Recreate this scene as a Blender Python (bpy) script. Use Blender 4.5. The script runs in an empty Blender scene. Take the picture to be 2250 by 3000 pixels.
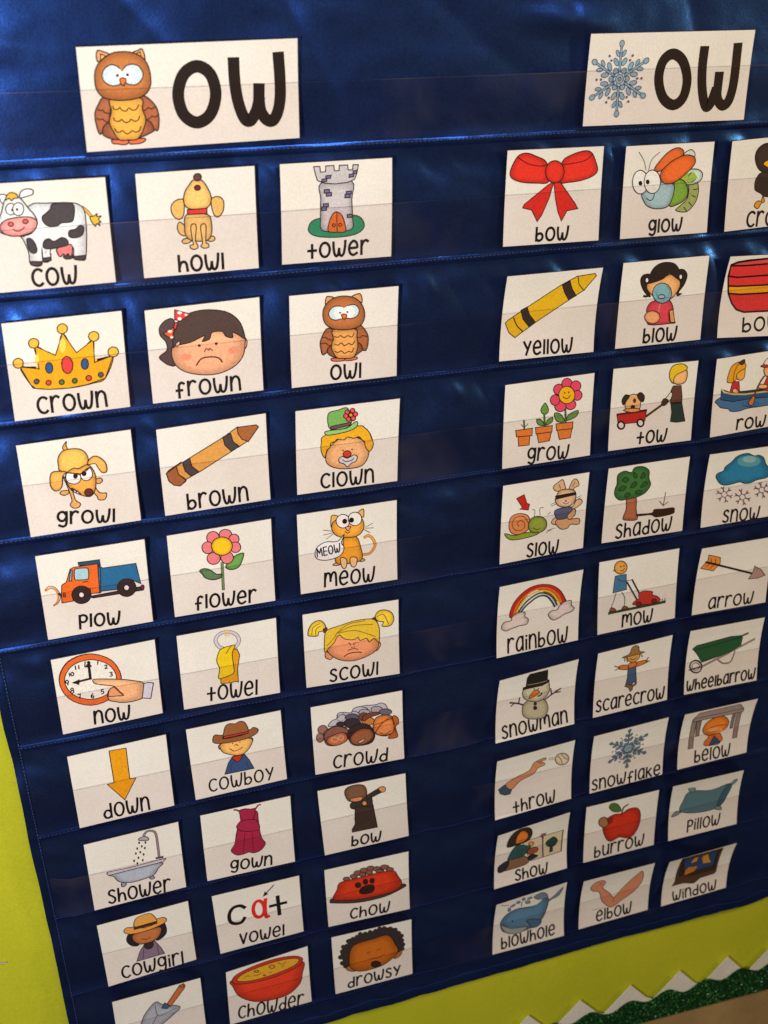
import bpy, bmesh, math, random
from mathutils import Vector, Matrix, noise
random.seed(7)
S = bpy.context.scene
COL = S.collection

# ------------------------------------------------------------------ camera
cam = bpy.data.objects.new('camera', bpy.data.cameras.new('camera'))
COL.objects.link(cam)
R_ = Vector((0.94426, -0.32918, -0.00239)); U_ = Vector((0.14292, 0.40342, 0.90378)); F_ = Vector((0.29655, 0.85375, -0.42798))
cam.matrix_world = Matrix(((R_.x, U_.x, -F_.x, 0.070175), (R_.y, U_.y, -F_.y, -0.862320),
                           (R_.z, U_.z, -F_.z, 0.216381), (0, 0, 0, 1)))
cam.data.sensor_fit = 'HORIZONTAL'; cam.data.sensor_width = 36.0
cam.data.lens = 3493.56 / 2250 * 36
cam.data.clip_start = 0.01; cam.data.clip_end = 50
cam.data.dof.use_dof = True; cam.data.dof.focus_distance = 1.02; cam.data.dof.aperture_fstop = 11.0
S.camera = cam

# ------------------------------------------------------------------ light
w = bpy.data.worlds.new('World'); S.world = w; w.use_nodes = True
w.node_tree.nodes['Background'].inputs[0].default_value = (0.95, 0.62, 0.52, 1)
w.node_tree.nodes['Background'].inputs[1].default_value = 0.03
def area(name, loc, aim, size, watts, col):
    L = bpy.data.lights.new(name, 'AREA'); L.shape = 'DISK'; L.size = size; L.energy = watts; L.color = col
    o = bpy.data.objects.new(name, L); COL.objects.link(o); o.location = loc
    o.rotation_euler = (Vector(aim) - Vector(loc)).to_track_quat('-Z', 'Y').to_euler()
    return o
area('main_lamp', (-0.34, -0.92, 0.12), (0.08, 0, -0.28), 0.10, 13.2, (1.0, 0.95, 0.90))
cl = area('ceiling_lamp', (0.40, -1.15, 1.05), (0.45, 0, 0.05), 1.3, 10.0, (1.0, 0.89, 0.77))
cl.data.shape = 'RECTANGLE'; cl.data.size_y = 0.35
area('side_lamp', (2.00, -0.75, 0.30), (0.80, 0, -0.05), 0.25, 10.0, (1.0, 0.72, 0.30))
S.view_settings.view_transform = 'Standard'; S.view_settings.look = 'None'
S.view_settings.exposure = 0.0; S.view_settings.gamma = 1.0

# ------------------------------------------------------------------ helpers
def lin(c):
    return c / 12.92 if c <= 0.04045 else ((c + 0.055) / 1.055) ** 2.4
def hexc(h, k=1.0):
    return tuple(min(1.0, lin(int(h[i:i + 2], 16) / 255) * k) for i in (0, 2, 4)) + (1.0,)
def mat(name):
    m = bpy.data.materials.new(name); m.use_nodes = True
    nt = m.node_tree; nt.nodes.clear()
    out = nt.nodes.new('ShaderNodeOutputMaterial')
    return m, nt, out
def N(nt, typ, **kw):
    n = nt.nodes.new(typ)
    for k, v in kw.items():
        if k in n.inputs: n.inputs[k].default_value = v
        else: setattr(n, k, v)
    return n
def link(nt, a, ao, b, bi): nt.links.new(a.outputs[ao], b.inputs[bi])
def coords(nt, scale=(1, 1, 1)):
    g = N(nt, 'ShaderNodeNewGeometry'); m = N(nt, 'ShaderNodeMapping'); m.inputs['Scale'].default_value = scale
    link(nt, g, 'Position', m, 'Vector'); return m
def noi(nt, src, scale, detail=3.0, rough=0.55, dist=0.0):
    n = N(nt, 'ShaderNodeTexNoise'); n.inputs['Scale'].default_value = scale; n.inputs['Detail'].default_value = detail
    n.inputs['Roughness'].default_value = rough; n.inputs['Distortion'].default_value = dist
    link(nt, src, 0, n, 'Vector'); return n
def ramp(nt, src, so, stops):
    r = N(nt, 'ShaderNodeValToRGB'); e = r.color_ramp.elements
    while len(e) < len(stops): e.new(0.5)
    for i, (p, c) in enumerate(stops):
        e[i].position = p; e[i].color = c if len(c) == 4 else tuple(c) + (1,)
    link(nt, src, so, r, 'Fac'); return r
def setp(o, **kw):
    for k, v in kw.items(): o[k] = v
    return o
def mesh_obj(name, verts, faces, m, parent=None, smooth=False):
    me = bpy.data.meshes.new(name); me.from_pydata(verts, [], faces); me.update()
    if m: me.materials.append(m)
    if smooth: me.polygons.foreach_set('use_smooth', [True] * len(me.polygons))
    o = bpy.data.objects.new(name, me); COL.objects.link(o)
    if parent: o.parent = parent
    return o
UU = 0.085            # metres in one card width

# ------------------------------------------------------------------ materials
def speckle_bsdf(name, rough, spec, grain=0.06, gscale=900):
    """printed / paper surface: colour from the print attribute with a fine paper grain"""
    m, nt, out = mat(name)
    b = N(nt, 'ShaderNodeBsdfPrincipled'); b.inputs['Roughness'].default_value = rough; b.inputs['Specular IOR Level'].default_value = spec
    a = N(nt, 'ShaderNodeAttribute', attribute_name='Print')
    c = coords(nt); n = noi(nt, c, gscale, 2)
    mx = N(nt, 'ShaderNodeMix', data_type='RGBA', blend_type='MULTIPLY'); mx.inputs[0].default_value = 1.0
    r = ramp(nt, n, 0, [(0.25, (1 - grain,) * 3), (0.75, (1 + grain * .4,) * 3)])
    nt.links.new(a.outputs['Color'], mx.inputs[6]); nt.links.new(r.outputs[0], mx.inputs[7])
    nt.links.new(mx.outputs[2], b.inputs['Base Color']); link(nt, b, 0, out, 0)
    return m
INK = speckle_bsdf('printed_ink', 0.55, 0.25, 0.22, 700)

def paper_mat():
    m, nt, out = mat('card_stock')
    b = N(nt, 'ShaderNodeBsdfPrincipled'); b.inputs['Roughness'].default_value = 0.5; b.inputs['Specular IOR Level'].default_value = 0.3
    c = coords(nt); n = noi(nt, c, 650, 3, .7); n2 = noi(nt, c, 18, 3)
    r = ramp(nt, n, 0, [(0.25, (0.76, 0.73, 0.68)), (0.75, (0.90, 0.88, 0.84))])
    r2 = ramp(nt, n2, 0, [(0.3, (0.93, 0.92, 0.89)), (0.7, (1, 1, 1))])
    mx = N(nt, 'ShaderNodeMix', data_type='RGBA', blend_type='MULTIPLY'); mx.inputs[0].default_value = 1
    nt.links.new(r.outputs[0], mx.inputs[6]); nt.links.new(r2.outputs[0], mx.inputs[7])
    nt.links.new(mx.outputs[2], b.inputs['Base Color'])
    bp = N(nt, 'ShaderNodeBump'); bp.inputs['Strength'].default_value = 0.06; bp.inputs['Distance'].default_value = 0.002
    link(nt, n2, 0, bp, 'Height'); link(nt, bp, 0, b, 'Normal'); link(nt, b, 0, out, 0)
    return m
PAPER = paper_mat()


def fabric_mat(name, dark, light, bump=0.25, k_=1.0):
    m, nt, out = mat(name)
    b = N(nt, 'ShaderNodeBsdfPrincipled'); b.inputs['Roughness'].default_value = 0.46
    b.inputs['Specular IOR Level'].default_value = 0.05
    gl = N(nt, 'ShaderNodeBsdfGlossy'); gl.inputs['Roughness'].default_value = 0.27; ms = N(nt, 'ShaderNodeAddShader')
    c = coords(nt)
    fine = noi(nt, c, 520, 2, .8); mid = noi(nt, c, 26, 4, .6, .4)
    r = ramp(nt, mid, 0, [(0.3, dark), (0.72, light)])
    g = ramp(nt, fine, 0, [(0.3, (0.78, 0.78, 0.78)), (0.72, (1.2, 1.2, 1.2))])
    mx = N(nt, 'ShaderNodeMix', data_type='RGBA', blend_type='MULTIPLY'); mx.inputs[0].default_value = 1
    nt.links.new(r.outputs[0], mx.inputs[6]); nt.links.new(g.outputs[0], mx.inputs[7])
    nt.links.new(mx.outputs[2], b.inputs['Base Color'])
    b1 = N(nt, 'ShaderNodeBump'); b1.inputs['Strength'].default_value = bump; b1.inputs['Distance'].default_value = 0.0004
    link(nt, fine, 0, b1, 'Height')
    c2 = coords(nt, (1.0, 1, 1.4)); cr = noi(nt, c2, 9, 2, .4, .8)
    b2 = N(nt, 'ShaderNodeBump'); b2.inputs['Strength'].default_value = 0.30; b2.inputs['Distance'].default_value = 0.006
    link(nt, cr, 0, b2, 'Height'); link(nt, b1, 0, b2, 'Normal'); link(nt, b2, 0, b, 'Normal'); link(nt, b2, 0, gl, 'Normal')
    r9 = ramp(nt, fine, 0, [(0.3, (0.023 * k_, 0.112 * k_, 0.58 * k_)), (0.72, (0.034 * k_, 0.170 * k_, 0.88 * k_))])
    nt.links.new(r9.outputs[0], gl.inputs[0])
    link(nt, b, 0, ms, 0); link(nt, gl, 0, ms, 1); link(nt, ms, 0, out, 0)
    return m
FABRIC = fabric_mat('blue_nylon', (0.0045, 0.0058, 0.0095), (0.0062, 0.0085, 0.016))
BINDING = fabric_mat('navy_binding', (0.003, 0.0042, 0.010), (0.0045, 0.0068, 0.017))

def film_mat(name, tint, gl, rough):
    m, nt, out = mat(name)
    t = N(nt, 'ShaderNodeBsdfTransparent'); t.inputs[0].default_value = tint
    g = N(nt, 'ShaderNodeBsdfGlossy'); g.inputs['Roughness'].default_value = rough; g.inputs[0].default_value = (1, .92, .9, 1)
    d = N(nt, 'ShaderNodeBsdfDiffuse'); d.inputs[0].default_value = (0.62, 0.52, 0.50, 1)
    c = coords(nt); n = noi(nt, c, 9, 3, .5, .6)
    fr = N(nt, 'ShaderNodeLayerWeight'); fr.inputs[0].default_value = 0.28
    r = ramp(nt, n, 0, [(0.38, (gl * .35,) * 3), (0.66, (gl * 1.5,) * 3)])
    ad = N(nt, 'ShaderNodeMath', operation='ADD'); nt.links.new(r.outputs[0], ad.inputs[0])
    ml = N(nt, 'ShaderNodeMath', operation='MULTIPLY'); ml.inputs[1].default_value = 0.03
    nt.links.new(fr.outputs['Fresnel'], ml.inputs[0]); nt.links.new(ml.outputs[0], ad.inputs[1])
    bp = N(nt, 'ShaderNodeBump'); bp.inputs['Strength'].default_value = .5; bp.inputs['Distance'].default_value = 0.008
    n3 = noi(nt, c, 7, 2, .5, 1.2); link(nt, n3, 0, bp, 'Height'); link(nt, bp, 0, g, 'Normal')
    m1 = N(nt, 'ShaderNodeMixShader'); nt.links.new(ad.outputs[0], m1.inputs[0]); link(nt, t, 0, m1, 1); link(nt, g, 0, m1, 2)
    m2 = N(nt, 'ShaderNodeMixShader'); 
    r3 = ramp(nt, n, 0, [(0.56, (0.000,) * 3), (0.75, (0.030,) * 3)]); nt.links.new(r3.outputs[0], m2.inputs[0])
    link(nt, m1, 0, m2, 1); link(nt, d, 0, m2, 2); link(nt, m2, 0, out, 0)
    return m
FILM = film_mat('clear_vinyl', (0.958, 0.932, 0.935, 1), 0.013, 0.26)
FILM_EDGE = film_mat('vinyl_edge', (0.78, 0.76, 0.80, 1), 0.10, 0.35)

def simple_mat(name, c1, c2, scale, rough=0.6, fine=0.15, bump=0.0, spec=0.3):
    m, nt, out = mat(name)
    b = N(nt, 'ShaderNodeBsdfPrincipled'); b.inputs['Roughness'].default_value = rough; b.inputs['Specular IOR Level'].default_value = spec
    c = coords(nt); n = noi(nt, c, scale, 4, .6); f = noi(nt, c, 600, 2, .8)
    r = ramp(nt, n, 0, [(0.3, c1), (0.7, c2)]); g = ramp(nt, f, 0, [(0.3, (1 - fine,) * 3), (0.7, (1 + fine,) * 3)])
    mx = N(nt, 'ShaderNodeMix', data_type='RGBA', blend_type='MULTIPLY'); mx.inputs[0].default_value = 1
    nt.links.new(r.outputs[0], mx.inputs[6]); nt.links.new(g.outputs[0], mx.inputs[7]); nt.links.new(mx.outputs[2], b.inputs['Base Color'])
    if bump:
        bp = N(nt, 'ShaderNodeBump'); bp.inputs['Strength'].default_value = bump; bp.inputs['Distance'].default_value = 0.004
        link(nt, n, 0, bp, 'Height'); link(nt, bp, 0, b, 'Normal')
    link(nt, b, 0, out, 0)
    return m
LIME = simple_mat('lime_paper', (0.46, 0.48, 0.018), (0.54, 0.55, 0.024), 6, .65, .10, .12)
TRIMWHITE = simple_mat('white_trim_card', (0.72, 0.68, 0.62), (0.8, 0.77, 0.72), 30, .55, .12)
EDGE_SHADE = simple_mat('card_edge_shade', (0.020, 0.010, 0.020), (0.032, 0.016, 0.030), 40, .7, .1)  # dark card backs and cut edges, painting in the contact shade around each card
THREAD = simple_mat('thread', (0.025, 0.035, 0.09), (0.05, 0.07, 0.15), 300, .6, .2)
TAN = simple_mat('tan_board', (0.30, 0.20, 0.085), (0.46, 0.30, 0.13), 14, .6, .2, .2)
STEEL = simple_mat('staple_steel', (0.35, 0.33, 0.3), (0.5, 0.48, 0.45), 200, .35, .1)
def glitter_mat():
    m, nt, out = mat('green_glitter')
    b = N(nt, 'ShaderNodeBsdfPrincipled'); b.inputs['Roughness'].default_value = 0.3; b.inputs['Metallic'].default_value = 0.35
    c = coords(nt); v = N(nt, 'ShaderNodeTexVoronoi'); v.inputs['Scale'].default_value = 700; link(nt, c, 0, v, 'Vector')
    sx = N(nt, 'ShaderNodeSeparateColor'); nt.links.new(v.outputs['Color'], sx.inputs[0])
    r = ramp(nt, sx, 0, [(0.0, (0.004, 0.035, 0.008)), (0.80, (0.010, 0.085, 0.02)), (0.93, (0.03, 0.30, 0.06)), (1.0, (0.25, 0.95, 0.35))])
    nt.links.new(r.outputs[0], b.inputs['Base Color'])
    nm = N(nt, 'ShaderNodeVectorMath', operation='SUBTRACT'); nm.inputs[1].default_value = (.5, .5, .5)
    nt.links.new(v.outputs['Color'], nm.inputs[0])
    sc = N(nt, 'ShaderNodeVectorMath', operation='SCALE'); sc.inputs['Scale'].default_value = 1.3; link(nt, nm, 0, sc, 0)
    g = N(nt, 'ShaderNodeNewGeometry'); ad = N(nt, 'ShaderNodeVectorMath', operation='ADD'); nt.links.new(g.outputs['Normal'], ad.inputs[0]); link(nt, sc, 0, ad, 1)
    no = N(nt, 'ShaderNodeVectorMath', operation='NORMALIZE'); link(nt, ad, 0, no, 0); link(nt, no, 0, b, 'Normal')
    link(nt, b, 0, out, 0); return m
GLITTER = glitter_mat()

# ------------------------------------------------------------------ wall behind the chart
def fb(x, z, s, seed=0.0): return noise.fractal(Vector((x * s + seed, z * s - seed, seed)), 1.0, 2.0, 4)
nx, nz = 90, 90
V = []; F = []
x0, x1, z0, z1 = -0.6, 1.7, -1.6, 0.8
for j in range(nz + 1):
    for i in range(nx + 1):
        x = x0 + (x1 - x0) * i / nx; z = z0 + (z1 - z0) * j / nz
        V.append((x, 0.0145 + 0.0016 * fb(x, z, 4, 3.1), z))
for j in range(nz):
    for i in range(nx):
        a = j * (nx + 1) + i; F.append((a, a + 1, a + nx + 2, a + nx + 1))
o = mesh_obj('wall', V, F, LIME, smooth=True); setp(o, kind='structure')

# ------------------------------------------------------------------ pocket chart
def left_x(Y): return 0.473 + 0.038 * (Y - 4.0)          # card units, Y downwards
RIGHT_X = 10.15; TOP_Y = -2.75; BOT_Y = 9.40; PITCH = 1.1167
SEAMS = [-1.0] + [PITCH * r + 0.07 for r in range(9)]    # stitched line under each pocket
FILMTOP = [-1.535] + [PITCH * r - 0.49 for r in range(9)]
def fold(X, Y):
    """how far the fabric lies behind the card plane (metres)"""
    x, z = X * UU, -Y * UU
    v = 0.0058 + 0.0015 * fb(x, z, 7, 1.3) + 0.0007 * fb(x * 1.0, z * 1.8, 22, 5.2)
    # soft diagonal drag folds
    a = noise.noise(Vector((x * 9 + z * 7, z * 5, 2.2)))
    v += 0.0017 * (1 - abs(a) * 2.2) ** 3 if abs(a) < .45 else 0
    c = noise.noise(Vector((x * 26 - z * 30 + 3, (x + z) * 4, 8.8)))
    v += 0.0011 * max(0.0, c) * max(0.0, noise.noise(Vector((x * 5, z * 5, 3.3))) + .15) * 2
    # horizontal sag just above each seam
    for s in SEAMS:
        d = (Y - s)
        if -0.5 < d < 0.35: v -= 0.0012 * math.exp(-(d / 0.05) ** 2)
    # each pocket row bellies out at the vinyl's lip and is drawn in at its seam
    if Y > -2.3: v += 0.0015 * math.cos(2 * math.pi * (Y - 0.07) / PITCH) * (1 if Y > -1.0 else (Y + 2.3) / 1.3)
    v += 0.0012 * max(0.0, min(1.0, (X - 5.0) / 0.8))
    # puckers in the bare cloth below each seam
    for s in SEAMS:
        d = Y - s - 0.22
        if -0.3 < d < 0.4:
            m = math.exp(-(d / 0.15) ** 2)
            v += m * (0.0034 * noise.noise(Vector((x * 40 + z * 34, z * 14 - x * 8, s))) + 0.0010 * noise.noise(Vector((x * 110 + z * 60, z * 40, s))))
    # a few tucks that face downward and stay dark
    for cx_, cy_, hw, am in TUCKS:
        u = (X - cx_) / hw
        if abs(u) < 1.6 and -0.5 < Y - cy_ < 0.5:
            v -= am * math.exp(-u * u * 2) * math.exp(-((Y - cy_ + 0.10 - 0.05 * u) / 0.11) ** 2)
    return min(v, 0.0118)
TUCKS = [(6.15, -1.86, 0.55, 0.0042), (1.25, -1.72, 0.55, 0.0028), (4.0, -1.95, 0.5, 0.0010), (5.2, 0.36, 0.3, 0.002), (5.0, 1.45, 0.35, 0.0018),
         (4.95, 2.62, 0.3, 0.0018), (0.95, 3.7, 0.25, 0.002), (5.1, -0.85, 0.7, 0.0014)]
chart = bpy.data.objects.new('pocket_chart', None); COL.objects.link(chart)
chart.location = (0.45, 0.006, -0.28)
setp(chart, label='large blue nylon pocket chart with rows of clear vinyl pockets full of word cards', category='pocket chart')
CM = chart.location.copy()
def child(name, V, F, m, parent=chart, smooth=True):
    base = CM
    V = [(v[0] - base.x, v[1] - base.y, v[2] - base.z) for v in V]
    return mesh_obj(name, V, F, m, parent, smooth)
nx, nz = 230, 290
V = []; F = []
for j in range(nz + 1):
    Y = TOP_Y + (BOT_Y - TOP_Y) * j / nz
    for i in range(nx + 1):
        X = left_x(Y) + (RIGHT_X - left_x(Y)) * i / nx
        if i == 0: X += 0.018 * noise.noise(Vector((Y * 1.3, 0, 4)))
        Yb = Y + (0.02 * noise.noise(Vector((X * .9, 0, 1))) if j == nz else 0)
        V.append((X * UU, fold(X, Y), -Yb * UU))
for j in range(nz):
    for i in range(nx):
        a = j * (nx + 1) + i; F.append((a, a + nx + 1, a + nx + 2, a + 1))
child('backing_fabric', V, F, FABRIC)

def strip(name, X0, X1, Y0, Y1, front, m, parent, n=160, k=4, edge=0.0):
    """a sewn band lying `front` metres in front of the fabric"""
    V = []; F = []
    for j in range(k + 1):
        for i in range(n + 1):
            X = X0 + (X1 - X0) * i / n; Y = Y0 + (Y1 - Y0) * j / k
            b = math.sin(math.pi * j / k) ** 0.5 if k > 1 else 1
            V.append((X * UU, fold(X, Y) - 0.0002 - front * b, -Y * UU))
    for j in range(k):
        for i in range(n):
            a = j * (n + 1) + i; F.append((a, a + n + 1, a + n + 2, a + 1))
    return child(name, V, F, m, parent)
def stitches(name, pts, parent, wd=0.00035):
    V = []; F = []
    L = 0.0020; G = 0.0034
    acc = 0
    for (ax, ay), (bx, by) in zip(pts[:-1], pts[1:]):
        A = Vector((ax * UU, 0, -ay * UU)); B = Vector((bx * UU, 0, -by * UU)); d = (B - A).length; t = (B - A) / d
        n = Vector((-t.z, 0, t.x)); s = 0.0
        while s < d:
            P = A + t * s; Q = A + t * min(d, s + L)
            for p in (P, Q):
                y = fold(p.x / UU, -p.z / UU) - 0.0010
                for sg in (-1, 1): V.append((p.x + n.x * wd * sg, y - 0.0008, p.z + n.z * wd * sg))
            b = len(V) - 4; F.append((b, b + 1, b + 3, b + 2)); s += G
    o = child(name, V, F, THREAD, parent, False); o['kind'] = 'stuff'; return o

for r, (sy, fy) in enumerate(zip(SEAMS, FILMTOP)):
    X0 = left_x(sy) + 0.10; X1 = RIGHT_X - 0.12
    # vinyl pocket: a loose sheet, sewn down at its foot
    n, k = 150, 14; V = []; F = []
    for j in range(k + 1):
        t = j / k; Y = fy + (sy + 0.01 - fy) * t
        for i in range(n + 1):
            X = X0 + (X1 - X0) * i / n; x, z = X * UU, -Y * UU
            y = -0.0022 + 0.0006 * fb(x, z, 9, 7.7 + r)
            if t > 0.90: y += (fold(X, Y) - 0.0004 - y) * ((t - 0.90) / 0.10) ** 1.5
            e = min(1.0, min(i, n - i) / 3.0)
            y = y * e + (fold(X, Y) - 0.0004) * (1 - e)
            V.append((x, y, z + 0.0004 * noise.noise(Vector((x * 6, r, 0))) * (1 - t)))
    for j in range(k):
        for i in range(n):
            a = j * (n + 1) + i; F.append((a, a + n + 1, a + n + 2, a + 1))
    pk = child('clear_pocket', V, F, FILM)
    # the folded lip of the vinyl
    V2 = []; F2 = []
    for i in range(n + 1):
        v = V[i]; V2 += [(v[0], v[1] - 0.00015, v[2] + 0.00025), (v[0], v[1] - 0.00015, v[2] - 0.0004)]
    for i in range(n): F2.append((2 * i, 2 * i + 1, 2 * i + 3, 2 * i + 2))
    lip = child('pocket_lip', V2, F2, FILM_EDGE, pk)
    sm = strip('seam_band', X0, X1, sy - 0.02, sy + 0.055, 0.0006, BINDING, chart)
    stitches('stitching', [(X0, sy), (X1, sy)], sm)
# side and bottom hems
V = []; F = []
for j in range(201):
    Y = TOP_Y + (BOT_Y - TOP_Y) * j / 200
    for q_, dx in enumerate((0.0, 0.03, 0.07, 0.10)):
        X = left_x(Y) + dx + 0.004
        V.append((X * UU, fold(X, Y) - (0.0003, 0.0012, 0.0012, 0.0003)[q_], -Y * UU))
for j in range(200):
    for q_ in range(3):
        a = j * 4 + q_; F.append((a, a + 4, a + 5, a + 1))
hm = child('side_hem', V, F, BINDING)
stitches('stitching', [(left_x(TOP_Y) + .09, TOP_Y), (left_x(BOT_Y) + .09, BOT_Y)], hm)
hb = strip('bottom_hem', left_x(BOT_Y), RIGHT_X, BOT_Y - 0.16, BOT_Y - 0.005, 0.001, BINDING, chart)
stitches('stitching', [(left_x(BOT_Y) + .09, BOT_Y - .15), (RIGHT_X - .1, BOT_Y - .15)], hb)
V = []; F = []
for j in range(201):
    Y = TOP_Y + (BOT_Y - TOP_Y) * j / 200
    for q_, dx in enumerate((-0.10, -0.07, -0.03, 0.0)):
        X = RIGHT_X + dx - 0.004
        V.append((X * UU, fold(X, Y) - (0.0003, 0.0012, 0.0012, 0.0003)[q_], -Y * UU))
for j in range(200):
    for q_ in range(3):
        a = j * 4 + q_; F.append((a, a + 4, a + 5, a + 1))
child('side_hem', V, F, BINDING)
strip('top_hem', left_x(TOP_Y), RIGHT_X, TOP_Y + .005, TOP_Y + 0.3, 0.002, BINDING, chart)

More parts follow.
